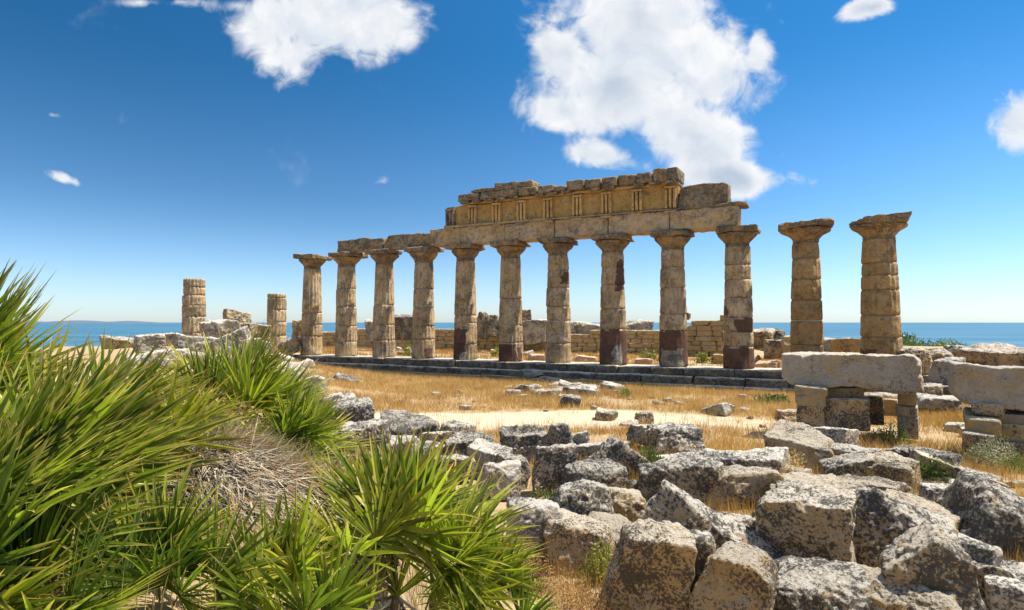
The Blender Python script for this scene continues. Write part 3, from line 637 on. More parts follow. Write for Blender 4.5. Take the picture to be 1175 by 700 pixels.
FG = [
 (580,648,486,524,'hollowed trough like block lying tilted across the dark upright block',Dm,dict(roll=-9,yaw=-8,dr=.7,trough=True,cuts=1,sharp=40,hmin=.6)),
 (617,656,512,568,'dark upright squared block propping the hollowed trough block',PP,dict(yaw=8,dr=.5,cuts=1,jit=.02,sharp=40)),
 (574,602,522,546,'small dark block in the shade under the left end of the trough block',Dm,dict(yaw=30)),
 (638,700,550,620,'round boulder spotted with black and white lichen in the middle of the pile',PP,dict(roundness=.55,dr=.9,rough=.06)),
 (652,704,528,568,'speckled block directly behind the round lichen boulder',Dm,dict(yaw=18)),
 (666,726,508,566,'dark thin slab leaning on edge like a wedge left of the long saddle block',PP,dict(roll=40,dr=.25,yaw=12,hmin=.28,cuts=1,sharp=40)),
 (698,740,560,602,'grey white lump between the round boulder and the diagonal stone',TN,dict(roundness=.3)),
 (745,824,527,588,'left half of the long saddle topped block, heavily black stained',PP,dict(yaw=6,dr=.8,roll=-2)),
 (814,893,532,590,'right half of the long saddle topped block with a clean tan end',TN,dict(yaw=14,dr=.8,planes=[(1,0,1,.85)])),
 (743,888,582,668,'long dark stone sloping down to the right beneath the saddle topped block',PP,dict(roll=25,dr=.45,Z=9.9,hmin=.45,yaw=-5)),
 (703,774,604,716,'tall tan upright stone with a groove down its face at the bottom of the pile',TN,dict(yaw=6,dr=.55,cuts=3,zc=.55)),
 (775,816,612,716,'narrow upright stone wedged beside the grooved tall stone',PP,dict(yaw=-6,dr=.9,roundness=.2,Z=7.9,hmin=.9)),
 (792,816,613,634,'fist like pale stone resting on top of the narrow upright stone',Pm,dict(Z=8.3,hmin=.5)),
 (814,880,628,716,'tan upright stone with rounded white shoulder leaning left',TN,dict(yaw=-12,dr=.7,roll=10,planes=[(1,0,1.3,.72)])),
 (884,974,558,668,'big tan block with a bright sloping top and a sharp right edge',K,dict(yaw=-14,dr=.9,roll=6,cuts=3,sharp=32,Z=9.9)),
 (888,982,644,722,'rounded grey boulder in front of the big tan block',PP,dict(roundness=.45,Z=7.9,hmin=.7)),
 (903,995,548,594,'flat topped whitish block behind the big tan block',TN,dict(yaw=10,dr=.9)),
 (950,1056,566,690,'large leaning slab with tan speckled face and dark lichen border',PP,dict(yaw=-12,dr=.45,roll=16,pitch=-10,Z=9.5,cuts=4,hmin=.8)),
 (1007,1094,570,616,'grey rough block behind the large leaning slab',TN,dict(yaw=-20,roll=10)),
 (1028,1104,602,716,'pointed speckled stone standing right of the large leaning slab',K,dict(yaw=10,dr=.8,planes=[(-1,0,1.2,.62),(1,0,1.5,.72)])),
 (984,1086,652,724,'low rounded tan boulder at the bottom edge before the pointed stone',TN,dict(roundness=.4,Z=7.7,hmin=.7)),
 (1072,1134,610,644,'flat pale loaf shaped stone lying on other rocks at the right',Pm,dict(dr=.6,roll=8,Z=9.2)),
 (1088,1144,636,700,'grey faceted stone tucked under the flat pale loaf shaped stone',PP,dict(roll=20,Z=8.9,hmin=.7)),
 (1080,1190,558,680,'huge black crusted rock with sloping top at the right edge',Dm,dict(roll=20,dr=.8,Z=10.2,cuts=5)),
 (1062,1096,556,584,'small pale block in front of the green weeds at the right',Pm,dict(yaw=20)),
 (1096,1140,552,574,'small flat grey stone behind the huge black crusted rock',K,dict()),
 (990,1047,520,572,'rounded grey boulder standing above the flat topped rocks',TN,dict(roundness=.35)),
 (948,993,526,556,'dark lump left of the rounded grey boulder above the flat topped rocks',PP,dict()),
 (953,1006,509,536,'flat bleached slab catching the sun behind the dark lump',Pm,dict(dr=1.,hmin=.25)),
 (1026,1090,514,552,'dark ridged slab sloping to the right behind the green weeds',Dm,dict(roll=10,dr=.7)),
 (1068,1126,533,558,'smooth grey plank like slab lying beside the green weeds',K,dict(roll=10,dr=.6,hmin=.25,cuts=1,sharp=40)),
 (972,1031,546,575,'jagged low rock just behind the large leaning slab',TN,dict()),
 (1146,1190,668,715,'white speckled stone in the bottom right corner',Pm,dict(Z=8.2,hmin=.8)),
 (747,805,486,531,'dark rounded square boulder on the path edge above the saddle topped block',PP,dict(roundness=.2,yaw=15,dr=.9)),
 (727,760,489,510,'bleached flat stone left of the dark rounded square boulder',Pm,dict(dr=.9,hmin=.3)),
 (810,890,513,553,'long flat topped bleached slab behind the saddle topped block',Pm,dict(dr=.7,yaw=-8,cuts=2,sharp=34)),
 (758,824,521,536,'thin white ledge of rock just behind the saddle topped block',Pm,dict(dr=.6,hmin=.4)),
 (887,951,496,549,'squared block with weed covered face below the stone table',TN,dict(yaw=-10,dr=.8,cuts=2,sharp=34)),
 (929,972,490,521,'bright sunlit boulder on top of the weed covered block',Pm,dict(Z=17.0)),
 (894,928,467,485,'grey stone in the dry grass left of the stone table',K,dict(ground=True)),
 (915,943,480,490,'flat white stone just below the left foot of the stone table',Pm,dict(ground=True,dr=.9)),
 (901,928,492,504,'small flat white stone above the weed covered block',Pm,dict(ground=True)),
 (556,592,530,557,'pale lichen stone left of the trough block beside the palm tips',Pm,dict()),
 (586,637,570,628,'whitish sloping boulder between palm tips and round lichen boulder',Pm,dict(roundness=.25)),
 (646,672,496,518,'small squared white stone touching the right end of the trough block',Pm,dict(yaw=20)),
 (667,718,507,524,'flat whitish stone row end behind the leaning wedge slab',Pm,dict(dr=.6)),
 (634,694,598,642,'ochre stone in shade directly beneath the round lichen boulder',TN,dict(Z=9.6,dr=.6)),
 (838,905,590,660,'shaded rock filling the hollow under the right end of the saddle topped block',PP,dict(Z=10.6)),
 (1100,1180,640,712,'shadowed rock under the huge black crusted rock',Dm,dict(Z=9.0)),
 # left rocks behind the palms
 (391,442,483,532,'large white lichen covered boulder behind the palms at the left',PP,dict(roundness=.3,Z=14.5)),
 (441,501,477,502,'dark squared block in front of the sandy path',Dm,dict(Z=18.5,yaw=8)),
 (360,397,454,484,'bleached lichen rock left of the small dark squared one',Pm,dict(Z=18.5)),
 (379,424,457,485,'dark low rock in the left pile with a flat top',Dm,dict(Z=18)),
 (487,520,494,513,'round pale stone in line right of the dark squared block',K,dict(Z=17.5)),
 (516,554,500,522,'dark toothed stone left of the dry stalks by the path',Dm,dict(Z=17)),
 (545,584,512,538,'pale stone below the dry stalks, left of the trough block',Pm,dict(Z=15.5)),
 (498,540,520,545,'low grey stone right behind the front palm tips',K,dict(Z=15)),
 (440,480,500,520,'low pale stone under the dark squared block',Pm,dict(Z=16.5)),
 (340,372,432,456,'bleached rock at the top of the left pile near the platform',Pm,dict(Z=22)),
 # slabs in the dry grass
 (628,670,433,442,'flat pale slab at the foot of the platform steps',Pm,dict(ground=True,dr=1.)),
 (594,613,441,452,'small pale stone at the left end of the flat stone cluster before the steps',Pm,dict(ground=True)),
 (614,642,446,457,'grey stone in the flat stone cluster before the steps',K,dict(ground=True)),
 (650,682,442,456,'broad white topped stone in the cluster before the steps',Pm,dict(ground=True,dr=.9)),
 (644,664,453,469,'dark cubic block alone in the dry grass below the stone cluster',Dm,dict(ground=True,dr=.7)),
 (683,706,470,484,'white topped stone in the grass below the long patched column',K,dict(ground=True)),
 (730,749,470,488,'upright white topped stone beside the path',K,dict(ground=True,dr=.7)),
 (712,731,483,490,'low flat stone beside the path left of the dark rounded boulder',Pm,dict(ground=True,dr=.9)),
 (805,841,462,477,'flat table like white stone in the grass below the right end of the entablature',Pm,dict(ground=True,dr=.8,hmin=.5)),
 (776,800,488,497,'pale stone lying at the path side behind the dark rounded boulder',Pm,dict(ground=True)),
 (1086,1111,484,498,'layered pale stones in the grass between the two stone tables',Pm,dict(ground=True)),
 (1104,1122,492,504,'small tan stone near the foot of the right stone table',K,dict(ground=True)),
 (600,640,426,434,'thin slab lying against the lowest step',Pm,dict(ground=True,dr=1.2)),
 # blocks on the floor behind the columns
 (608,624,405,415,'reddish squared block on the temple floor behind the fifth open bay',M_PINK,dict(ground=True,Z=None)),
 (662,682,408,417,'reddish flat block on the temple floor beside a column foot',M_PINK,dict(ground=True)),
 (729,747,410,420,'reddish small block on the temple floor between the patched columns',M_PINK,dict(ground=True)),
 (868,893,414,424,'flat reddish slab on the platform right of the entablature',M_PINK,dict(ground=True,dr=.8)),
 (818,832,406,419,'tan block against the foot of the column under the right end of the entablature',M_WALL,dict(ground=True)),
 (322,345,390,405,'dark tilted block leaning at the foot of the short broken column',K,dict(Z=53,roll=-25)),
 # distant stones, left heap
 (232,275,369,385,'broad pale slab on the far left rubble heap',Pm,dict(Z=45,dr=.5)),
 (258,284,357,380,'upright rounded boulder standing on the far left heap',K,dict(Z=47,yaw=10,dr=.5)),
 (274,292,371,386,'grey rock just right of the upright rounded boulder',K,dict(Z=46)),
 (290,309,373,392,'squared grey block between the heap and the short broken column',K,dict(Z=48,dr=.6,cuts=2)),
 (158,188,384,404,'white flat rock at the left end of the rubble heap',Pm,dict(Z=40,dr=.6)),
 (186,206,382,396,'small white rock at the foot of the lone far column',Pm,dict(Z=44)),
 (203,248,386,408,'large bleached rock in front of the lone far column',Pm,dict(Z=40,roll=12)),
 (244,285,384,410,'big pale faceted rock in the middle of the left heap',Pm,dict(Z=40,roll=-18)),
 (282,300,388,410,'grey upright stone at the left end of the platform',K,dict(Z=42)),
 (296,310,392,404,'small flat stone near the platform corner',Pm,dict(Z=43)),
 (170,215,402,424,'low white rock at the lower left of the heap',Pm,dict(Z=34)),
 (212,262,405,428,'broad bleached rock at the lower front of the heap',Pm,dict(Z=34,roll=8)),
 (258,305,408,428,'low grey white rock before the platform corner',K,dict(Z=35)),
 (300,345,420,440,'low bleached rock in front of the left end of the steps',Pm,dict(Z=30)),
 (120,160,388,400,'far low rock showing among the upper palm tips',K,dict(Z=42)),
 # far rocks right
 (862,885,378,402,'dark faceted rock behind the platform right of the entablature',K,dict(Z=44)),
 (878,898,377,390,'grey boulder on top of the rocks between two free standing columns',Dm,dict(Z=46,roundness=.3)),
 (876,900,390,412,'square shaded block left of the broken capital column',K,dict(Z=42,dr=.6)),
 (898,908,386,404,'narrow upright stone touching the broken capital column',M_WALL,dict(Z=40)),
 (944,958,388,404,'pale boulder right behind the broken capital column',Pm,dict(Z=42)),
 (956,989,389,404,'flat topped ochre block between the two free standing columns',M_WALL,dict(Z=40,dr=.5,cuts=2)),
 (1036,1068,399,432,'rounded brown boulder right of the rightmost column',K,dict(Z=33,roundness=.35)),
 (1054,1088,400,428,'grey brown boulder second from the rightmost column',K,dict(Z=34,roundness=.3)),
 (1084,1118,397,418,'pointed pale boulder behind the right stone table',Pm,dict(Z=38,planes=[(1,0,1.6,.7)])),
 (1104,1180,399,423,'long low brown rock behind the right stone table',K,dict(Z=36,dr=.4)),
 (1079,1100,413,434,'pale cubic block left of the right stone table top',Pm,dict(Z=27,cuts=1,sharp=34)),
 (1040,1075,441,458,'grey slab stone behind the right end of the long table slab',K,dict(Z=27)),
 (1052,1092,452,464,'flat pale slabs in the grass between the stone tables',Pm,dict(Z=26,dr=.8)),
 (1140,1178,398,408,'flat distant rock at the right edge under the horizon',K,dict(Z=42)),
 # tops seen over the far wall
 (452,476,360,378,'dark rock pile piece on the far wall between the third and fourth capitals',Dm,dict(Z=66)),
 (546,560,359,376,'dark jagged rock on the far wall left of centre',Dm,dict(Z=64)),
 (558,575,362,376,'dark rounded rock on the far wall beside the jagged one',Dm,dict(Z=64)),
 (594,609,355,372,'upright grey stone standing on the far wall',K,dict(Z=63,dr=.5)),
 (598,628,368,380,'long pale block lying on the far wall',Pm,dict(Z=62,dr=.4,cuts=1)),
 (655,690,370,380,'flat pale blocks on the far wall in the middle',Pm,dict(Z=62,dr=.4)),
 (714,748,368,381,'pale rounded heap of rubble beyond the far wall',Pm,dict(Z=62,dr=.4,roundness=.4)),
 (784,792,359,367,'small dark stone perched on the ragged wall corner',Dm,dict(Z=52)),
 (420,436,368,380,'pale stone on the far wall near the left columns',Pm,dict(Z=66)),
 (336,350,367,392,'upright grey fluted fragment behind the left end column',K,dict(Z=60,dr=.9)),
]
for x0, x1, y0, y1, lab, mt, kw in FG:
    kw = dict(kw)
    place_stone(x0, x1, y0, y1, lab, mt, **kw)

# pebbles that carries the pile, and small unlabelled-by-look rubble between
g = np.random.default_rng(77)
def scatter_stones(n, region, size, group, label, mats, name='small_stone', seed=1, flat=.55, res=7, avoid_path=True):
    g = np.random.default_rng(seed); k = 0; tries = 0
    protos = []
    for q in range(6):
        v, f = stone_np(1, g.uniform(.6, 1), g.uniform(.4, .8)*flat*1.6, res=1./res, cuts=5, rough=.06, seed=seed*77+q, sharp=18); protos.append((v, f))
    meshes = []
    while k < n and tries < n*30:
        tries += 1
        x, y = region(g)
        if avoid_path and abs(y-path_y(x)) < 2.0 and -9 < x < 9 and g.random() < .9: continue
        z = float(terrain(x, y)); s = size[0]*(size[1]/size[0])**g.random()
        q = g.integers(6); m = mats[g.integers(len(mats))]; key = (q, m.name)
        if key not in dict(meshes):
            o = mesh_np(name, protos[q][0], protos[q][1], m); meshes.append((key, o.data))
        else:
            o = bpy.data.objects.new(name, dict(meshes)[key]); C.objects.link(o)
        o.location = (x, y, z+s*.12); o.rotation_euler = (g.normal(0, .15), g.normal(0, .15), g.uniform(0, 6.28)); o.scale = (s, s, s)
        tag(o, label, 'stone', group); k += 1
scatter_stones(60, lambda g: (g.uniform(-7, 15), g.uniform(17, 36)), (.12, .55), 'small pale stones strewn through the dry grass', 'small pale stone strewn in the dry grass between platform and rock pile', [M_PALE, M_PALE, M_ROCK], seed=3)
def pile_pt(g):
    px, py = g.uniform(690, 1170), g.uniform(530, 625); q = ground_hit(px, py); return q[0], q[1]
scatter_stones(70, pile_pt, (.3, .85), 'small rubble in the gaps of the rock pile', 'small rubble stone lying in a gap of the front rock pile', [M_ROCK, M_DARK, M_TAN, M_PEP], seed=5, res=12, name='rubble_stone')
scatter_stones(40, lambda g: to_world(g.uniform(-3, 50), g.uniform(3, 16)), (.2, .9), 'loose rubble on the temple floor', 'loose ochre rubble on the temple floor behind the columns', [M_WALL, M_PALE], seed=6, name='wall_rubble')
scatter_stones(45, lambda g: (g.normal(-17.5, 4), g.normal(37, 3.5)), (.4, 1.5), 'bleached rubble of the far left heap', 'bleached rubble stone of the far left heap', [M_PALE, M_PALE, M_ROCK], seed=8, name='rubble_block')
scatter_stones(35, lambda g: (g.uniform(16, 34), g.uniform(25, 46)), (.4, 1.4), 'rubble right of the platform', 'brown grey rubble stone in the field right of the platform', [M_ROCK, M_PALE, M_WALL], seed=9, name='rubble_block')
scatter_stones(28, lambda g: to_world(g.uniform(-17, 34), g.uniform(18.5, 21)), (1.2, 2.6), 'rubble behind the far ochre wall', 'grey rubble block lying behind the far ochre wall', [M_PALE, M_ROCK], seed=10, name='rubble_block')
def left_pt(g):
    px = g.uniform(330, 560); q = ground_hit(px, 455+(px-330)*.34+g.normal(0, 16), start=9.); return q[0], q[1]
scatter_stones(60, left_pt, (.35, 1.3), 'pale rubble behind the palms', 'pale rubble stone between the palms and the sandy path', [M_PALE, M_PEP, M_DARK, M_PEP], seed=12, res=14)

def cluster_pt(g):
    q = ground_hit(g.normal(655, 34), g.normal(447, 6)); return q[0], q[1]
scatter_stones(34, cluster_pt, (.3, 1.1), 'flat pale stones clustered before the steps', 'flat pale stone of the cluster lying before the platform steps', [M_PALE, M_PALE, M_ROCK], seed=31, flat=.4, name='flat_stone')

# ------------------------------------------------------------------ stone tables
def slab_table(label, px, Zc, slab, supports, yaw):
    """slab: (x0,x1,y0,y1,depth) in photo pixels; supports each a stack of blocks"""
    base = at(px, 480, Zc); root = empty('stone_table', (base[0], base[1], 0), 0); tag(root, label, 'stone structure')
    def blk(name, x0, x1, y0, y1, d, Z, mat, yaw=0, roll=0, **kw):
        c = at((x0+x1)/2, (y0+y1)/2, Z); W = (x1-x0)*Z/F_PX; H = (y1-y0)*Z/F_PX
        a = dict(res=.07, cuts=3, cutmin=.85, jit=.03, rough=.03, sharp=30); a.update(kw)
        v, f = stone_np(W, d, H, **a)
        return mesh_np(name, v, f, mat, root, loc=(c[0]-base[0], c[1]-base[1], c[2]), rot=(0, R(roll), R(yaw)-math.atan2(c[0], c[1])))
    blk('slab', *slab[:4], slab[4], Zc, slab[5], yaw=yaw, **slab[6])
    for s in supports: blk('support_block', *s[:4], s[4], s[5], s[6], **(s[7] if len(s) > 7 else {}))
slab_table('grey table like slab lying flat on separate piers of blocks in the dry grass', 975, 20.3,
  (906, 1044, 406, 443, 1.3, M_SLAB, dict(seed=501, res=.04, maxn=110, sharp=70, rough=.048, planes=[(1, 0, 1, .93), (-1, 0, -1.4, .88), (-1, .2, 1.5, .92)], cuts=3, cutmin=.9, jit=.012)),
  [(914, 948, 442, 452, 1.0, 20.4, M_WALL, dict(seed=502)), (915, 946, 452, 464, 1.0, 20.4, M_WALL, dict(seed=503)), (916, 944, 464, 488, 1.0, 20.4, M_ROCK, dict(seed=504)),
   (946, 988, 444, 457, 1.0, 20.6, M_WALL, dict(seed=505)), (943, 994, 456, 492, .9, 20.2, M_ROCK, dict(seed=506)),
   (990, 1012, 452, 486, .8, 20.8, M_ROCK, dict(seed=507)), (1014, 1030, 458, 476, .6, 21.2, M_WALL, dict(seed=508)),
   (1024, 1049, 443, 451, .8, 20.0, M_PALE, dict(seed=509)), (1032, 1050, 451, 465, .7, 20.0, M_WALL, dict(seed=510, cuts=1)), (1030, 1051, 465, 477, .75, 20.0, M_PALE, dict(seed=511, cuts=1)), (1032, 1052, 477, 502, .75, 20.0, M_PALE, dict(seed=512, cuts=1))], -4)
slab_table('tan undersided thick slab at the right edge resting on stacked flat stones', 1150, 17.0,
  (1104, 1225, 421, 468, 1.3, M_SLAB, dict(seed=521, res=.05, maxn=90, sharp=60, cuts=3, cutmin=.9, jit=.015, roll=4, planes=[(-1, 0, -1.2, .85)], rough=.04)),
  [(1118, 1150, 462, 474, 1.0, 17.1, M_ROCK, dict(seed=522)), (1116, 1200, 472, 486, 1.2, 17.1, M_WALL, dict(seed=523)), (1112, 1145, 478, 500, 1.1, 16.9, M_WALL, dict(seed=524)),
   (1142, 1205, 486, 506, 1.2, 16.8, M_WALL, dict(seed=525)), (1108, 1138, 496, 520, 1.0, 16.6, M_ROCK, dict(seed=526)), (1136, 1205, 504, 530, 1.2, 16.7, M_ROCK, dict(seed=527))], 10)

# ------------------------------------------------------------------ grass (stuff)
def blades(name, pts, n_per, hgt, wid, spread, mat, label, seed, lean=.35, seg=False):
    g = np.random.default_rng(seed); N = len(pts); M = N*n_per
    base = np.repeat(pts, n_per, 0)+np.concatenate([g.normal(0, spread, (M, 2)), np.zeros((M, 1))], 1)
    base[:, 2] = terrain(base[:, 0], base[:, 1])-.01
    h = g.uniform(hgt[0], hgt[1], M)*np.repeat(g.uniform(.6, 1.25, N), n_per)
    a = g.uniform(0, 6.283, M); la = g.uniform(0, 6.283, M); ln = g.uniform(.05, 1, M)*lean*h
    wv = np.stack([np.cos(a), np.sin(a), 0*a], -1)*(g.uniform(wid[0], wid[1], M)/2)[:, None]
    tip = base+np.stack([np.cos(la)*ln, np.sin(la)*ln, h], -1); var = np.repeat(g.random(N), n_per)*.6+g.random(M)*.4
    if not seg:
        V = np.stack([base-wv, base+wv, tip], 1).reshape(-1, 3); Fc = np.arange(3*M).reshape(-1, 3)
        T = np.tile([.2, .2, .9], M); Vr = np.repeat(var, 3); F2 = [Fc]
    else:
        mid = base+(tip-base)*np.array([.3, .3, .55])
        V = np.stack([base-wv, base+wv, mid+wv*.8, mid-wv*.8, tip], 1).reshape(-1, 3); k = np.arange(M)*5
        F2 = [np.stack([k, k+1, k+2, k+3], -1), np.stack([k+3, k+2, k+4], -1)]; T = np.tile([.1, .1, .5, .5, .95], M); Vr = np.repeat(var, 5)
    o = mesh_np(name, V, F2, mat, smooth=False, attr={'tip': T, 'var': Vr}); return tag(o, label, 'grass', kind='stuff')
def pts_field(n, x0, x1, y0, y1, seed, keep):
    g = np.random.default_rng(seed); P = np.stack([g.uniform(x0, x1, n), g.uniform(y0, y1, n), np.zeros(n)], -1)
    return P[g.random(n) < keep(P)]
def k_main(P):
    x, y = P[:, 0], P[:, 1]; s, b = to_local(x, y)
    n = fbm(P*.45+2, 3)
    k = np.clip(.75+1.3*n, .04, 1)*(b < -2.2)
    dpath = np.abs(y-path_y(x)+.4*fbm(P*.8, 2))
    k = k*np.where((x > -9.5) & (x < 14), sst(2.0-.9*sst(3, 9, x), 3.0-.9*sst(3, 9, x), dpath)+.015+.25*sst(6, 11, x), 1)
    return k
P1 = pts_field(52000, -16, 22, 15.5, 48, 1, k_main)
blades('dry_grass', P1, 8, (.10, .42), (.010, .024), .13, L_STRAW, 'golden dry grass covering the field before the platform', 2, lean=.9)
P7 = pts_field(5200, -14, 20, 16, 44, 33, lambda P: (to_local(P[:, 0], P[:, 1])[1] < -2.3)*(np.abs(P[:, 1]-path_y(P[:, 0])) > 3)*np.clip(-.1+2.2*fbm(P*.55+8, 2), 0, 1))
blades('dry_scrub', P7, 9, (.15, .48), (.008, .02), .12, L_BRACK, 'brown dry weeds mixed in patches through the golden grass', 34, lean=.8)
P2 = pts_field(7000, .5, 13, 7.2, 16, 3, lambda P: np.clip(.55+1.5*fbm(P*.8, 2), 0, 1))
blades('dry_grass', P2, 8, (.10, .38), (.005, .010), .07, L_STRAW, 'golden dry grass growing between the rocks of the pile', 4, seg=True)
def k_in(P):
    s, b = to_local(P[:, 0], P[:, 1]); return ((b > 1.4) & (b < 17) & (s > -17) & (s < 52))*np.clip(.6+1.2*fbm(P*.4, 2), .05, 1)
P3 = pts_field(30000, -30, 34, 28, 82, 5, k_in)
blades('dry_grass', P3, 5, (.12, .4), (.03, .06), .16, L_STRAW, 'golden dry grass on the temple floor behind the columns', 6)
P4 = pts_field(16000, 15, 34, 16, 44, 7, lambda P: np.clip(.6+1.3*fbm(P*.4, 2), .05, 1)*(to_local(P[:, 0], P[:, 1])[1] < 30))
blades('dry_grass', P4, 6, (.12, .4), (.016, .035), .14, L_STRAW, 'golden dry grass in the field right of the stone table', 8)
P5 = pts_field(700, -9, 9, 15.5, 24, 9, lambda P: np.clip(fbm(P*.6+4, 2)*1.5+.2, 0, 1)*.7)
blades('tall_dry_stalks', P5, 3, (.4, .85), (.008, .014), .08, L_STRAW, 'tall thin dry stalks along the near side of the path', 10, lean=.2, seg=True)
# dark scrub along the step foot
g = np.random.default_rng(21); s_ = g.uniform(-3, 44, 1500); b_ = -2.35-np.abs(g.normal(0, .25, 1500)); xw, yw = to_world(s_, b_)
keep = fbm(np.stack([xw*.5, yw*.5, xw*0], -1), 2) > -.15; Ps = np.stack([xw, yw, xw*0], -1)[keep]
blades('dry_scrub', Ps, 9, (.15, .55), (.015, .035), .16, L_SCRUB, 'dark dry scrub growing along the foot of the steps', 22)

# ------------------------------------------------------------------ shrubs
def shrub(x, y, rx, ry, rz_, n, leaf, mat, label, seed, name='shrub', cat='shrub', zoff=0, group=None, narrow=.45, stems=14):
    g = np.random.default_rng(seed); z = float(terrain(x, y))+zoff
    root = empty(name, (x, y, z)); tag(root, label, cat, group)
    d = g.normal(0, 1, (n, 3)); d /= np.linalg.norm(d, axis=1)[:, None]; d[:, 2] = np.abs(d[:, 2])
    lump = 1+.45*fbm(d*1.9+seed, 3)
    rad = g.random(n)**.45*lump; P = d*rad[:, None]*np.array([rx, ry, rz_])
    a = g.normal(0, 1, (n, 3)); a[:, 2] += .5; a = a+d*.6; a /= np.linalg.norm(a, axis=1)[:, None]
    b = np.cross(a, g.normal(0, 1, (n, 3))); b /= np.linalg.norm(b, axis=1)[:, None]
    L = leaf*g.uniform(.6, 1.4, n)[:, None]; Wd = L*narrow
    V = np.stack([P, P+a*L*.5+b*Wd*.5, P+a*L, P+a*L*.5-b*Wd*.5], 1).reshape(-1, 3)
    var = np.repeat(np.clip(.5+.9*fbm(P*np.array([2., 2, 2])/max(rx, .2)+seed, 2)+g.normal(0, .15, n), 0, 1), 4)
    mesh_np('foliage', V, np.arange(4*n).reshape(-1, 4), mat, root, smooth=False, attr={'tip': np.tile([0, .3, .8, .3], n), 'var': var})
    sv = []; sf = []
    for k in range(stems):
        e = P[g.integers(n)]*.9; r = .006+.004*g.random(); o = len(sv)
        side = np.array([r, 0, 0]); sd2 = np.array([0, r, 0]); m = e*np.array([.35, .35, .6])
        for c, q in ((np.zeros(3)-np.array([0, 0, .1]), 1.), (m, .8), (e, .3)):
            sv += [c+side*q, c+sd2*q, c-side*q, c-sd2*q]
        for l in range(2):
            for i in range(4): sf.append((o+l*4+i, o+l*4+(i+1) % 4, o+l*4+4+(i+1) % 4, o+l*4+4+i))
    mesh_np('stem', np.array(sv), np.array(sf), M_BARK, root)
    return root
def shrub_px(px, py, Z, wpx, hpx, n, leaf, mat, label, seed, **kw):
    c = at(px, py, Z); W = wpx*Z/F_PX/2
    return shrub(c[0], c[1], W, W*.7, hpx*Z/F_PX, n, leaf, mat, label, seed, **kw)
shrub_px(622, 585, 11.5, 62, 42, 2600, .05, L_SHRUB, 'airy grey green shrub before the dark upright block', 1, zoff=.1)
shrub_px(745, 540, 14, 40, 26, 1500, .06, L_SHRUB, 'bright green leafy weed between the wedge slab and the saddle topped block', 2, zoff=.2)
shrub_px(1075, 568, 13.4, 52, 24, 1800, .06, L_SHRUB, 'bright green weeds among the rocks at the right', 3, zoff=.15)
shrub_px(886, 460, 29, 46, 10, 1300, .10, L_SHRUB, 'low bright green plant on the grass left of the stone table', 4)
shrub_px(1022, 500, 19.3, 46, 22, 1200, .07, L_SHRUB, 'dark green weeds under the stone table between its piers', 5)
shrub_px(1135, 530, 15.6, 60, 36, 2600, .05, L_GREY, 'grey green bushy weed at the foot of the right stone table', 6)
shrub_px(1168, 545, 15, 40, 22, 1100, .05, L_SHRUB, 'small dark green weed at the right edge below the right stone table', 7)
shrub_px(718, 458, 31, 16, 12, 400, .09, L_SHRUB, 'small green plant below the steps near the long patched column', 8)
shrub_px(650, 690, 7.6, 110, 70, 9000, .035, L_BRACK, 'tangled brown dry bracken in front of the round lichen boulder', 9, zoff=-.1, narrow=.3, stems=60)
shrub_px(930, 490, 19.6, 50, 14, 900, .08, L_SCRUB, 'dry brown weed at the foot of the left pier of the stone table', 15, narrow=.25)
shrub_px(975, 497, 19.2, 56, 14, 1000, .08, L_STRAW, 'straw coloured weed before the middle pier of the stone table', 16, narrow=.2)
shrub_px(1118, 528, 16.0, 44, 18, 1000, .07, L_SCRUB, 'dry brown weed under the left edge of the right stone table', 17, narrow=.25)
shrub_px(440, 722, 2.95, 230, 46, 9000, .03, L_BRACK, 'brown leafy litter and twigs under the front palm', 14, zoff=-.05, narrow=.3, stems=50)
shrub_px(610, 650, 8.8, 60, 40, 3000, .04, L_BRACK, 'small brown dry bush beside the right palm tips', 10, narrow=.3, stems=30)
shrub_px(690, 650, 9.0, 50, 46, 2600, .04, L_WEED, 'yellowish tangled weed in the hollow under the round boulder', 11, narrow=.3, stems=30)
shrub_px(690, 512, 15.6, 50, 12, 900, .06, L_WEED, 'yellow green weed growing behind the small squared white stone', 12)
shrub_px(910, 560, 13, 34, 50, 1300, .05, L_STRAW, 'straw coloured bush on the face of the weed covered block', 13, narrow=.25)
for k, (px, py, Z, wp, hp) in enumerate([(745,402,50,22,12),(762,404,48,14,12),(806,404,46,16,12),(822,402,46,14,10),(468,404,56,16,14),(490,402,56,10,12),(570,402,54,16,10),(706,404,50,12,10)]):
    shrub_px(px, py+4, Z, wp, hp, 500, .16, L_WEED, ['yellow green bush before the wall in the bay right of the long patched column','thin yellow bush beside the smooth pale column','yellow green bush at the ragged wall corner','small yellow bush by the column under the right entablature end','green brown bush behind the fourth column from the left','small bush left of the column with red repair','dull bush before the wall behind the sixth column','low bush before the wall just right of the patched column'][k], 40+k, group='bushes before the far wall', stems=5)
for k in range(16):
    px = 1030+k*11; c = at(px, 402, 82+((k*7) % 5)*1.5)
    shrub(c[0], c[1], 2.5, 1.8, 1.75+.25*((k*5) % 3), 900, .30, L_SHRUB, 'dark green low bush in the hedge line at the cliff edge on the right', 60+k, group='hedge bushes along the cliff edge', stems=3)

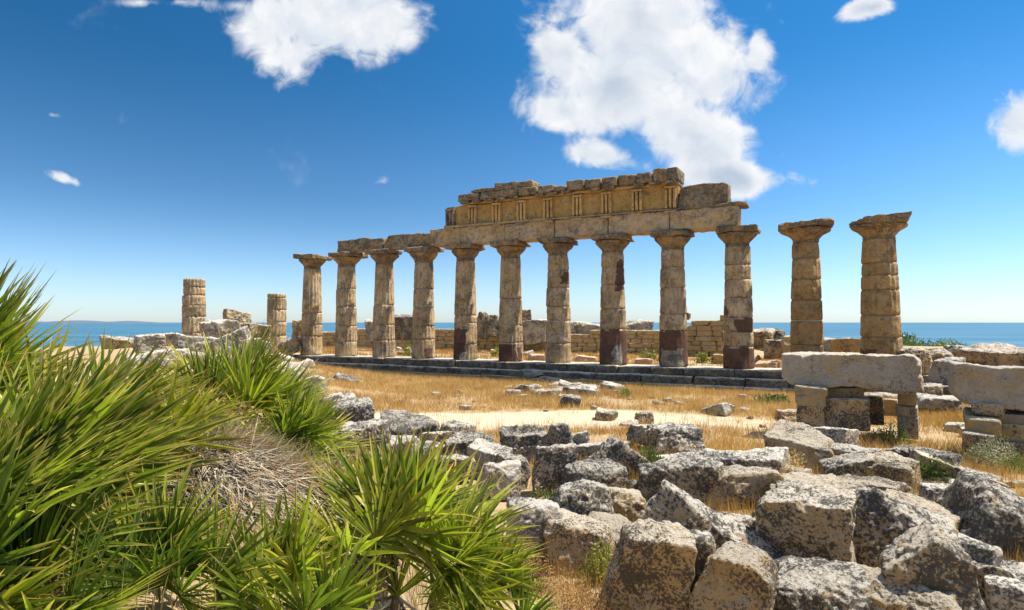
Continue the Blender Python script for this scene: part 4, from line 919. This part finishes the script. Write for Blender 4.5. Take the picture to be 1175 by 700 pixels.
# ------------------------------------------------------------------ dwarf palms
def frond_mesh(seed, mat, n=24, spread=118, L=.56, pet=.34, w_=.029, droop=.10, dead=False):
    g = np.random.default_rng(seed); V = []; Q = []; T = []; Vr = []
    st = np.array([0, .18, .38, .6, .82, 1.0]); wp = np.array([.10, .62, 1., .78, .42, .03])
    for k in range(n):
        th = R(-spread+2*spread*(k+.5)/n+g.normal(0, 1.6)); l = L*(1-.26*abs(th/R(spread))**2)*g.uniform(.9, 1.07)
        if g.random() < .05: l *= .6
        d = np.array([math.sin(th), 0, math.cos(th)]); sd = np.array([math.cos(th), 0, -math.sin(th)])
        cup = .20+g.normal(0, .05); dr = droop*g.uniform(.3, 1.8)*(2.5 if dead else 1); tw = g.normal(0, .28)
        side = sd*math.cos(tw)+np.array([0, 1, 0])*math.sin(tw); o = len(V); vr = g.random()
        bend = g.normal(0, .05)
        for t_, q in zip(st, wp):
            c = np.array([0, 0, pet])+d*(l*t_)+np.array([0, cup*l*t_*(.35+.65*abs(math.sin(th))) - dr*l*t_*t_*1.2, 0])+sd*bend*l*t_*t_
            c = c-np.array([0, 0, dr*.8*l*t_**3])
            ww = w_*q*(1 if t_ > .3 else 1)
            up = np.array([0, .30*ww, 0])
            V += [c-side*ww*.5+up, c, c+side*ww*.5+up]; T += [t_]*3; Vr += [vr]*3
        for s in range(5):
            a = o+s*3; Q += [(a, a+1, a+4, a+3), (a+1, a+2, a+5, a+4)]
    # petiole
    o = len(V)
    for z, r in ((-.05, .010), (pet*.5, .007), (pet+.02, .006)):
        V += [np.array([r, 0, z]), np.array([0, r, z]), np.array([-r, 0, z]), np.array([0, -r, z])]; T += [.2]*4; Vr += [.8]*4
    for l in range(2):
        for i in range(4): Q.append((o+l*4+i, o+l*4+(i+1) % 4, o+l*4+4+(i+1) % 4, o+l*4+4+i))
    o = mesh_np('frond', np.array(V), np.array(Q), mat, smooth=False, attr={'tip': T, 'var': Vr}); me = o.data
    bpy.data.objects.remove(o); return me
FM = {'g': [frond_mesh(k, L_GREEN, n=27+k % 4, spread=100, droop=.03+.02*(k % 3)) for k in range(6)],
      'n': [frond_mesh(50+k, L_GREEN, n=22+k % 3, spread=52, L=.66, pet=.26, droop=.03+.02*(k % 3)) for k in range(5)],
      'y': [frond_mesh(20+k, L_YEL, n=20, droop=.12) for k in range(3)],
      'd': [frond_mesh(30+k, L_DEAD, n=18, dead=True, spread=80, L=.45) for k in range(3)]}
def palm(pos, label, nf, size, seed, az=(0, 360), el=(15, 88), yellow=.10, dead=3, narrow=.0, roll=.55, group='dwarf fan palms on the mound', trunk=.25, face=None):
    g = np.random.default_rng(seed); root = empty('dwarf_palm', pos); tag(root, label, 'palm', group)
    # short fibrous trunk
    v, f = stone_np(.09*size, .09*size, trunk+.25, res=.03, cuts=0, roundness=.6, rough=.12, seed=seed); mesh_np('trunk', v-np.array([0, 0, (trunk+.25)/2-.02]), f, M_BARK, root)
    for k in range(nf+dead):
        kind = 'd' if k >= nf else ('y' if g.random() < yellow else ('n' if g.random() < narrow else 'g'))
        me = FM[kind][g.integers(len(FM[kind]))]
        fr = (k+.5)/max(nf, 1)
        e = R(el[0]+(el[1]-el[0])*((k*.618) % 1)) if kind != 'd' else R(g.uniform(-50, -5))
        a = R(az[0]+(az[1]-az[0])*g.random()) if az[1]-az[0] < 360 else k*2.39996+g.normal(0, .2)
        p = Vector((math.cos(e)*math.cos(a), math.cos(e)*math.sin(a), math.sin(e)))
        upv = Vector((0, 0, 1)) if face is None or g.random() < .3 else Vector(face)
        n = (upv-p*upv.dot(p)); n = n.normalized() if n.length > .05 else p.orthogonal().normalized()
        n = Matrix.Rotation(g.normal(0, roll), 3, p) @ n
        x = n.cross(p).normalized()      # x, y=n, z=p  (x = y cross z)
        o = bpy.data.objects.new('frond', me); C.objects.link(o); o.parent = root
        m = Matrix((x, n, p)).transposed().to_4x4(); s = size*g.uniform(.8, 1.15)
        o.matrix_local = m @ Matrix.Diagonal((s, s, s, 1)); o.location = p*.03
        if kind == 'd': o['label'] = 'dead grey frond hanging down'
    return root
def ppx(px, py, Z): return tuple(at(px, py, Z))
CAMF = (0, -.8, .6)
palm(ppx(-85, 515, 2.6), 'big palm at the left edge whose leaf tips rise above the horizon', 26, .86, 101, az=(-50, 130), el=(0, 75), face=CAMF, narrow=.7)
palm(ppx(-40, 610, 2.3), 'palm at the left with long leaves sweeping up to the right', 24, .92, 102, az=(-35, 70), el=(15, 50), face=CAMF, narrow=.8)
palm(ppx(20, 750, 1.9), 'palm in the bottom left corner', 14, .66, 103, el=(25, 88), face=CAMF, narrow=.3)
palm(ppx(185, 716, 2.15), 'palm at the bottom left with an upright open fan of stiff leaves', 9, .56, 104, el=(40, 90), dead=1, face=CAMF, roll=.35)
palm(ppx(250, 512, 4.0), 'dense palm tuft in the middle of the mound beyond the grey thatch', 48, .84, 105, az=(-90, 200), el=(-8, 75), dead=4, face=CAMF, narrow=.4)
palm(ppx(455, 684, 3.1), 'front palm with broad fans before the rock pile', 24, .86, 106, az=(-60, 240), el=(28, 88), dead=3, face=CAMF, roll=.4)
palm(ppx(498, 672, 3.0), 'front right palm with fans leaning over the brown bracken', 10, .56, 113, az=(-60, 60), el=(5, 60), dead=1, face=CAMF, roll=.4)
palm(ppx(425, 700, 2.8), 'yellowing palm between the grey thatch and the front palm', 9, .84, 107, az=(60, 170), el=(35, 75), yellow=.8, dead=3, face=CAMF, roll=.35)
palm(ppx(40, 505, 3.1), 'palm behind the left ones with leaves fanned low toward the columns', 18, .88, 108, az=(-60, 50), el=(0, 27), yellow=.12, face=CAMF, narrow=.8)
palm(ppx(330, 735, 2.3), 'palm at the bottom edge between the open fan and the front palm', 12, .56, 109, el=(30, 88), dead=3, face=CAMF)
palm(ppx(322, 520, 3.9), 'smaller palm tuft spreading right beside the dense middle tuft', 20, .56, 114, az=(-90, 120), el=(-5, 60), dead=1, face=CAMF, narrow=.5, yellow=.15)
palm(ppx(560, 720, 2.9), 'small palm at the bottom edge under the front palm', 10, .46, 110, el=(15, 75), dead=1, face=CAMF)
palm(ppx(130, 530, 2.9), 'yellow leaved palm fan lying over the grey thatch', 7, .76, 111, az=(-20, 50), el=(5, 30), yellow=.85, dead=1, face=CAMF, narrow=.5)
palm(ppx(-80, 660, 1.9), 'palm at the far left edge filling the lower corner', 16, .74, 112, az=(-30, 100), el=(15, 75), yellow=.1, face=CAMF, narrow=.6)

# grey dead-leaf thatch and the dry hump
def thatch(pos, rx, ry, rz_, n, label, seed, mat=L_DEAD, leafL=(.08, .26), wd=(.002, .008)):
    g = np.random.default_rng(seed); d = g.normal(0, 1, (n, 3)); d /= np.linalg.norm(d, axis=1)[:, None]; d[:, 2] = np.abs(d[:, 2])
    H = np.array([rx, ry, rz_]); P = d*H*(.90+.10*g.random(n))[:, None]*(1+.12*fbm(d*2.2+seed, 2))[:, None]
    nr_ = d/H; nr_ /= np.linalg.norm(nr_, axis=1)[:, None]
    dn = np.array([.75, -.25, -.75])-nr_*(nr_@np.array([.75, -.25, -.75]))[:, None]; dn += g.normal(0, .42, (n, 3)); dn += nr_*.06
    dn /= np.linalg.norm(dn, axis=1)[:, None]; sd_ = np.cross(dn, nr_); sd_ /= np.maximum(np.linalg.norm(sd_, axis=1), 1e-3)[:, None]
    L = g.uniform(*leafL, n)[:, None]; W2 = g.uniform(*wd, n)[:, None]/2
    m = P+dn*L*.5+nr_*L*.10
    V = np.stack([P-sd_*W2, P+sd_*W2, m+sd_*W2, m-sd_*W2, P+dn*L], 1).reshape(-1, 3); k = np.arange(n)*5
    root = empty('dead_leaf_thatch', pos); tag(root, label, 'dead leaves')
    mesh_np('dead_leaves', V, [np.stack([k, k+1, k+2, k+3], -1), np.stack([k+3, k+2, k+4], -1)], mat, root, smooth=False, attr={'tip': np.tile([0, 0, .5, .5, .8], n), 'var': np.repeat(g.random(n), 5)})
    q = g.random(n) < .16; kq = np.nonzero(q)[0]; Vq = V.reshape(-1, 5, 3)[kq]+nr_[kq][:, None]*.012; k2 = np.arange(len(kq))*5
    mesh_np('dead_leaves', Vq.reshape(-1, 3), [np.stack([k2, k2+1, k2+2, k2+3], -1), np.stack([k2+3, k2+2, k2+4], -1)], L_BRACK, root, smooth=False, attr={'tip': np.tile([0, 0, .5, .5, .8], len(kq)), 'var': np.repeat(g.random(len(kq)), 5)})
    v, f = stone_np(rx*1.7, ry*1.7, rz_*2*.86, res=.06, cuts=2, roundness=.8, rough=.06, seed=seed); mesh_np('matted_litter', v, f, M_LITTER, root)
thatch(tuple(at(250, 612, 3.0)), .46, .40, .39, 30000, 'pale grey thatch of dead palm leaves covering a rounded hump', 201)
thatch(tuple(at(345, 640, 3.2)), .45, .40, .42, 7000, 'lower grey brown patch of dead palm leaves left of the front palm', 202)
c = at(205, 530, 3.7); shrub(c[0], c[1], .60, .40, .44, 14000, .028, L_SCRUB, 'dense dry brown green heath bush on the hump under the middle palm', 203, name='heath_bush', cat='bush', zoff=-.02, stems=40)
P6 = pts_field(9000, -4.5, .7, 1.6, 7.5, 15, lambda P: np.clip(.6+1.2*fbm(P*1.1, 2), 0, 1)*(terrain(P[:, 0], P[:, 1]) > .2))
blades('dry_grass', P6, 5, (.05, .22), (.003, .008), .06, L_SCRUB, 'short dry grass and weeds on the palm mound', 16, seg=True)
